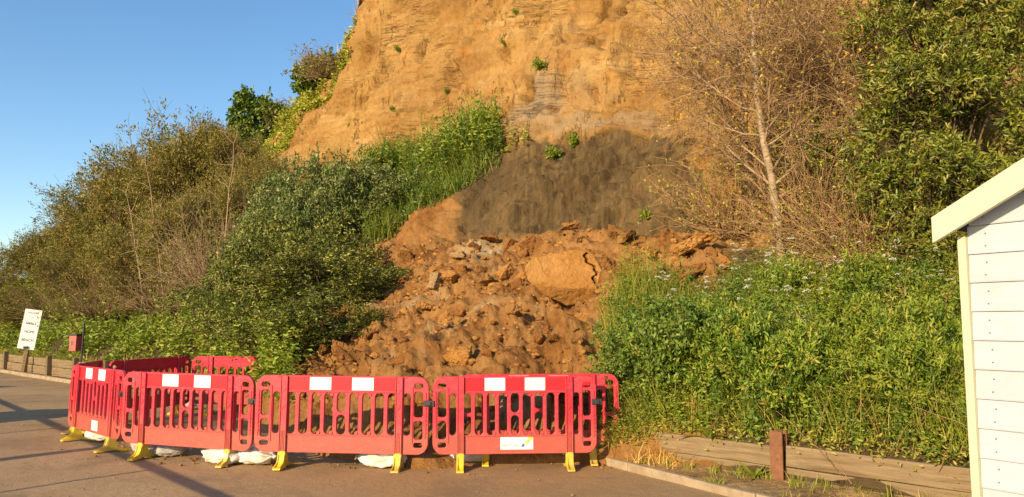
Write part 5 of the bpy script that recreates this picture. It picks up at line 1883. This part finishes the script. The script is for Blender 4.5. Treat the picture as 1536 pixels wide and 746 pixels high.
# cow parsley
def cow_parsley(seed):
    r = np.random.default_rng(seed)
    root = empty('cow_parsley')
    h = 1.0
    segs, Pu, Du = [], [], []
    main = grow(np.zeros((1, 3)), np.array([[0, 0, 1.0]]), h * .8, 6, .05, .05, r)
    segs.append(tubes(*poly_segs(main, .007, .004), sides=4))
    nb_ = 5
    k = r.integers(3, 7, nb_)
    br = grow(main[0, k], np.array([[0, 0, 1.0]]) + r.normal(size=(nb_, 3)) * .38, r.uniform(.2, .4, nb_), 4, .08, .05, r)
    segs.append(tubes(*poly_segs(br, .004, .003), sides=3))
    for e in br[:, -1]:
        m_ = 9
        a = r.random(m_) * 6.28
        rad = .05 * np.sqrt(r.random(m_))
        tips = e + np.stack([np.cos(a) * rad, np.sin(a) * rad, np.full(m_, .040) - rad * .35 + r.normal(size=m_) * .010], 1)
        segs.append(tubes(np.repeat(e[None], m_, 0), tips, .0016, .0012, 3))
        for t_ in tips:
            q = t_ + r.normal(size=(9, 3)) * np.array([.010, .010, .004])
            Pu.append(q)
    link('stem', np_mesh('stem', *cat(segs)), M['herb'], root)
    Pu = np.concatenate(Pu)
    a = r.random(len(Pu)) * 6.28
    link('flowers', leaf_mesh('flowers', Pu, np.stack([np.cos(a), np.sin(a), r.normal(size=len(Pu)) * .3 - .1], 1), .016, .9, r), M['petal'], root)
    u = r.random(60) * .7
    a = r.random(60) * 6.28
    base = np.stack([np.interp(u, np.linspace(0, .8, 7), main[0, :, i]) for i in range(3)], 1)
    dd = np.stack([np.cos(a), np.sin(a), r.normal(size=60) * .3 + .3], 1)
    fr_ = np.concatenate([base + dd * .03 * k for k in range(1, 6)])
    link('leaves', leaf_mesh('leaves', fr_, np.tile(dd, (5, 1)) + r.normal(size=(300, 3)) * .7, .05, .4, r), M['herb'], root)
    return root
CPs = [cow_parsley(200 + i) for i in range(3)]
spots = [(1168, 1.9), (1182, 2.2), (1135, 1.8), (1226, 2.0), (1365, 2.9), (1388, 3.0), (1300, 2.6), (1420, 2.6), (1062, 1.9), (1082, 2.1), (1122, 2.9), (1150, 2.8), (1205, 2.7), (1245, 2.9),
         (1330, 2.7), (1352, 2.4), (1410, 3.1), (985, 1.4), (1280, 2.2), (1190, 1.5), (1100, 2.6), (1340, 3.2), (1015, 1.7), (1160, 2.4)]
for i, (px, t) in enumerate(spots):
    o = CPs[i] if i < 3 else copy_tree(CPs[i % 3])
    b_ = hpt(px + random.uniform(-6, 6), t=t)
    s = random.uniform(.62, .85)
    o.location = b_; o.rotation_euler = (random.uniform(-.12, .12), random.uniform(-.12, .12), random.uniform(0, 6.28)); o.scale = (s, s, s)
    tag(o, 'cow parsley with flat white flower heads in the right bank weeds', 'wildflower', 'cow parsley on the right bank')

# rosette by the planks, iris leaves by the hut
def rosette(name, n, L, w, up, mat, seed, bend=.5):
    r = np.random.default_rng(seed)
    root = empty(name)
    a = np.arange(n) * 2.4 + r.normal(size=n) * .2
    D = np.stack([np.cos(a), np.sin(a), np.full(n, up) + r.normal(size=n) * .25], 1)
    B = grow(np.zeros((n, 3)) + r.normal(size=(n, 3)) * .012, D, L * r.uniform(.6, 1.1, n), 7, .02, -.12 * bend, r)
    f = np.linspace(0, 1, 8)
    wid = w * np.sin(np.pi * np.clip(f * .92 + .08, 0, 1)) ** .7 + .002
    side = norm(np.cross(D, np.array([0, 0, 1.0])))
    V = np.stack([B - side[:, None] * wid[None, :, None] + np.array([0, 0, .25]) * wid[None, :, None], B, B + side[:, None] * wid[None, :, None] + np.array([0, 0, .25]) * wid[None, :, None]], 2).reshape(-1, 3)
    Fs = []
    for i in range(n):
        for k in range(7):
            for c in range(2):
                b0_ = i * 24 + k * 3 + c
                Fs.append((b0_, b0_ + 1, b0_ + 4, b0_ + 3))
    link('leaves', np_mesh('leaves', V, np.array(Fs), np.repeat(r.random(n), 14), smooth=True), mat, root)
    return root
o = rosette('dock_plant', 20, .34, .028, .9, M['herb'], 301)
p = wallp(0.92, .06); o.location = (p[0], p[1], .36)
tag(o, 'large rosette of pointed leaves on the plank wall left of the rusty post', 'plant')
o = rosette('dock_plant', 9, .26, .022, 1.0, M['grass'], 302)
p = wallp(1.5, -.12); o.location = (p[0], p[1], .05)
tag(o, 'small leafy plant in front of the planks against the rusty post', 'plant')
o = rosette('iris_plant', 14, .75, .020, 2.2, M['herb_dark'], 303, .6)
p = wallp(3.55, .25); o.location = (p[0], p[1], .36)
tag(o, 'clump of long upright leaves beside the beach hut corner', 'plant')
for i, (a, t, s, lab) in enumerate(((2.3, .8, .5, 'broad pale leaf rosette deep in the weeds of the near bank'), (.3, .15, .35, 'little leaf rosette at the left end of the planks'))):
    o = rosette('dock_plant', 12, s, .03, 1.3, M['lime'], 310 + i)
    p = wallp(a, t); o.location = (p[0], p[1], .45 + .3 * t)
    tag(o, lab, 'plant')

# grass and straw at the foot of the planks
def tuft_mass(name, pts, n, lo, hi, w, mat, seed, bend=.5, spread=.35, lab='', catg='grass'):
    r = np.random.default_rng(seed)
    pts = np.array(pts)
    k = r.integers(0, len(pts), n)
    P_ = pts[k, :3] + np.concatenate([r.normal(size=(n, 2)) * pts[k, 3:4], np.zeros((n, 1))], 1)
    V, Fq = blades(P_, np.array([[0, 0, 1.0]]) + r.normal(size=(n, 3)) * spread, r.uniform(lo, hi, n), w, bend, r)
    o = link(name, np_mesh(name, V, Fq, np.repeat(r.random(n), 3)), mat)
    o['kind'] = 'stuff'
    tag(o, lab, catg)
tp = []
for (px, py, s) in ((1040, 704, .12), (1062, 708, .14), (1020, 702, .08), (1090, 715, .10), (1230, 735, .1), (1260, 742, .14), (1300, 748, .15), (1350, 750, .2), (1200, 742, .08), (1110, 725, .06), (1075, 735, .05), (1240, 755, .2)):
    p = gpt(px, py); tp.append((p[0], p[1], .05, s))
for f in np.linspace(0.2, 4.5, 16):
    p = wallp(f, -.12); tp.append((p[0], p[1], .05, .03))
tuft_mass('grass', tp, 1100, .04, .18, .007, M['grass'], 401, lab='green grass tufts at the foot of the plank wall by the kerb')
tp = []
for (px, py, s) in ((935, 672, .10), (945, 680, .12), (925, 678, .08), (965, 685, .10), (955, 660, .10), (985, 688, .12), (1005, 690, .1), (935, 655, .1), (960, 668, .12), (985, 662, .1), (1000, 655, .08), (975, 700, .1), (1010, 705, .1), (940, 640, .1)):
    p = gpt(px, py); tp.append((p[0], p[1], .06, s))
tuft_mass('straw', tp, 3000, .10, .42, .007, M['straw'], 402, .8, .5, 'pale dry straw round the rusty stump at the barrier end', 'straw')
mk = (QPX > 900) & (QPX < 1005) & (QRW < .45) & (QRW > .03)
pp, nn = scatter(mk, 1700)
V, Fq = blades(pp, np.array([[-.1, -.3, 1.0]]) + rng.normal(size=(1700, 3)) * .45, rng.uniform(.1, .4, 1700), .007, .8)
o = link('straw', np_mesh('straw', V, Fq, np.repeat(rng.random(1700), 3)), M['straw'])
o['kind'] = 'stuff'
tag(o, 'dry straw and dead grass on the bank corner by the barrier end', 'straw')
pp, nn = scatter(mk, 190)
o = link('weeds', herb_mass('weeds', pp, .08, .35, 26, .05, .35, M['herb'], 105), M['herb'])
o['kind'] = 'stuff'
tag(o, 'green weeds sprouting through straw at the left end of the planks', 'weeds')
# weeds hanging over the planks
pts = []
n = 5200
a = rng.uniform(-.4, 5.0, n)
P_ = np.array([[*wallp(x, rng.uniform(.0, .55)), .36] for x in a])
P_[:, 2] += .16 * rng.random(n)
me = leaf_mesh('wall_top_weeds', P_ + rng.normal(size=(n, 3)) * .05, np.concatenate([-NW[None] * .5 + rng.normal(size=(n, 2)) * .7, rng.normal(size=(n, 1)) * .5 + .4], 1), .055 * rng.uniform(.6, 1.3, n), .4)
o = link('weeds', me, M['grass'])
o['kind'] = 'stuff'
tag(o, 'short yellowing weeds along the top edge of the planks', 'weeds')
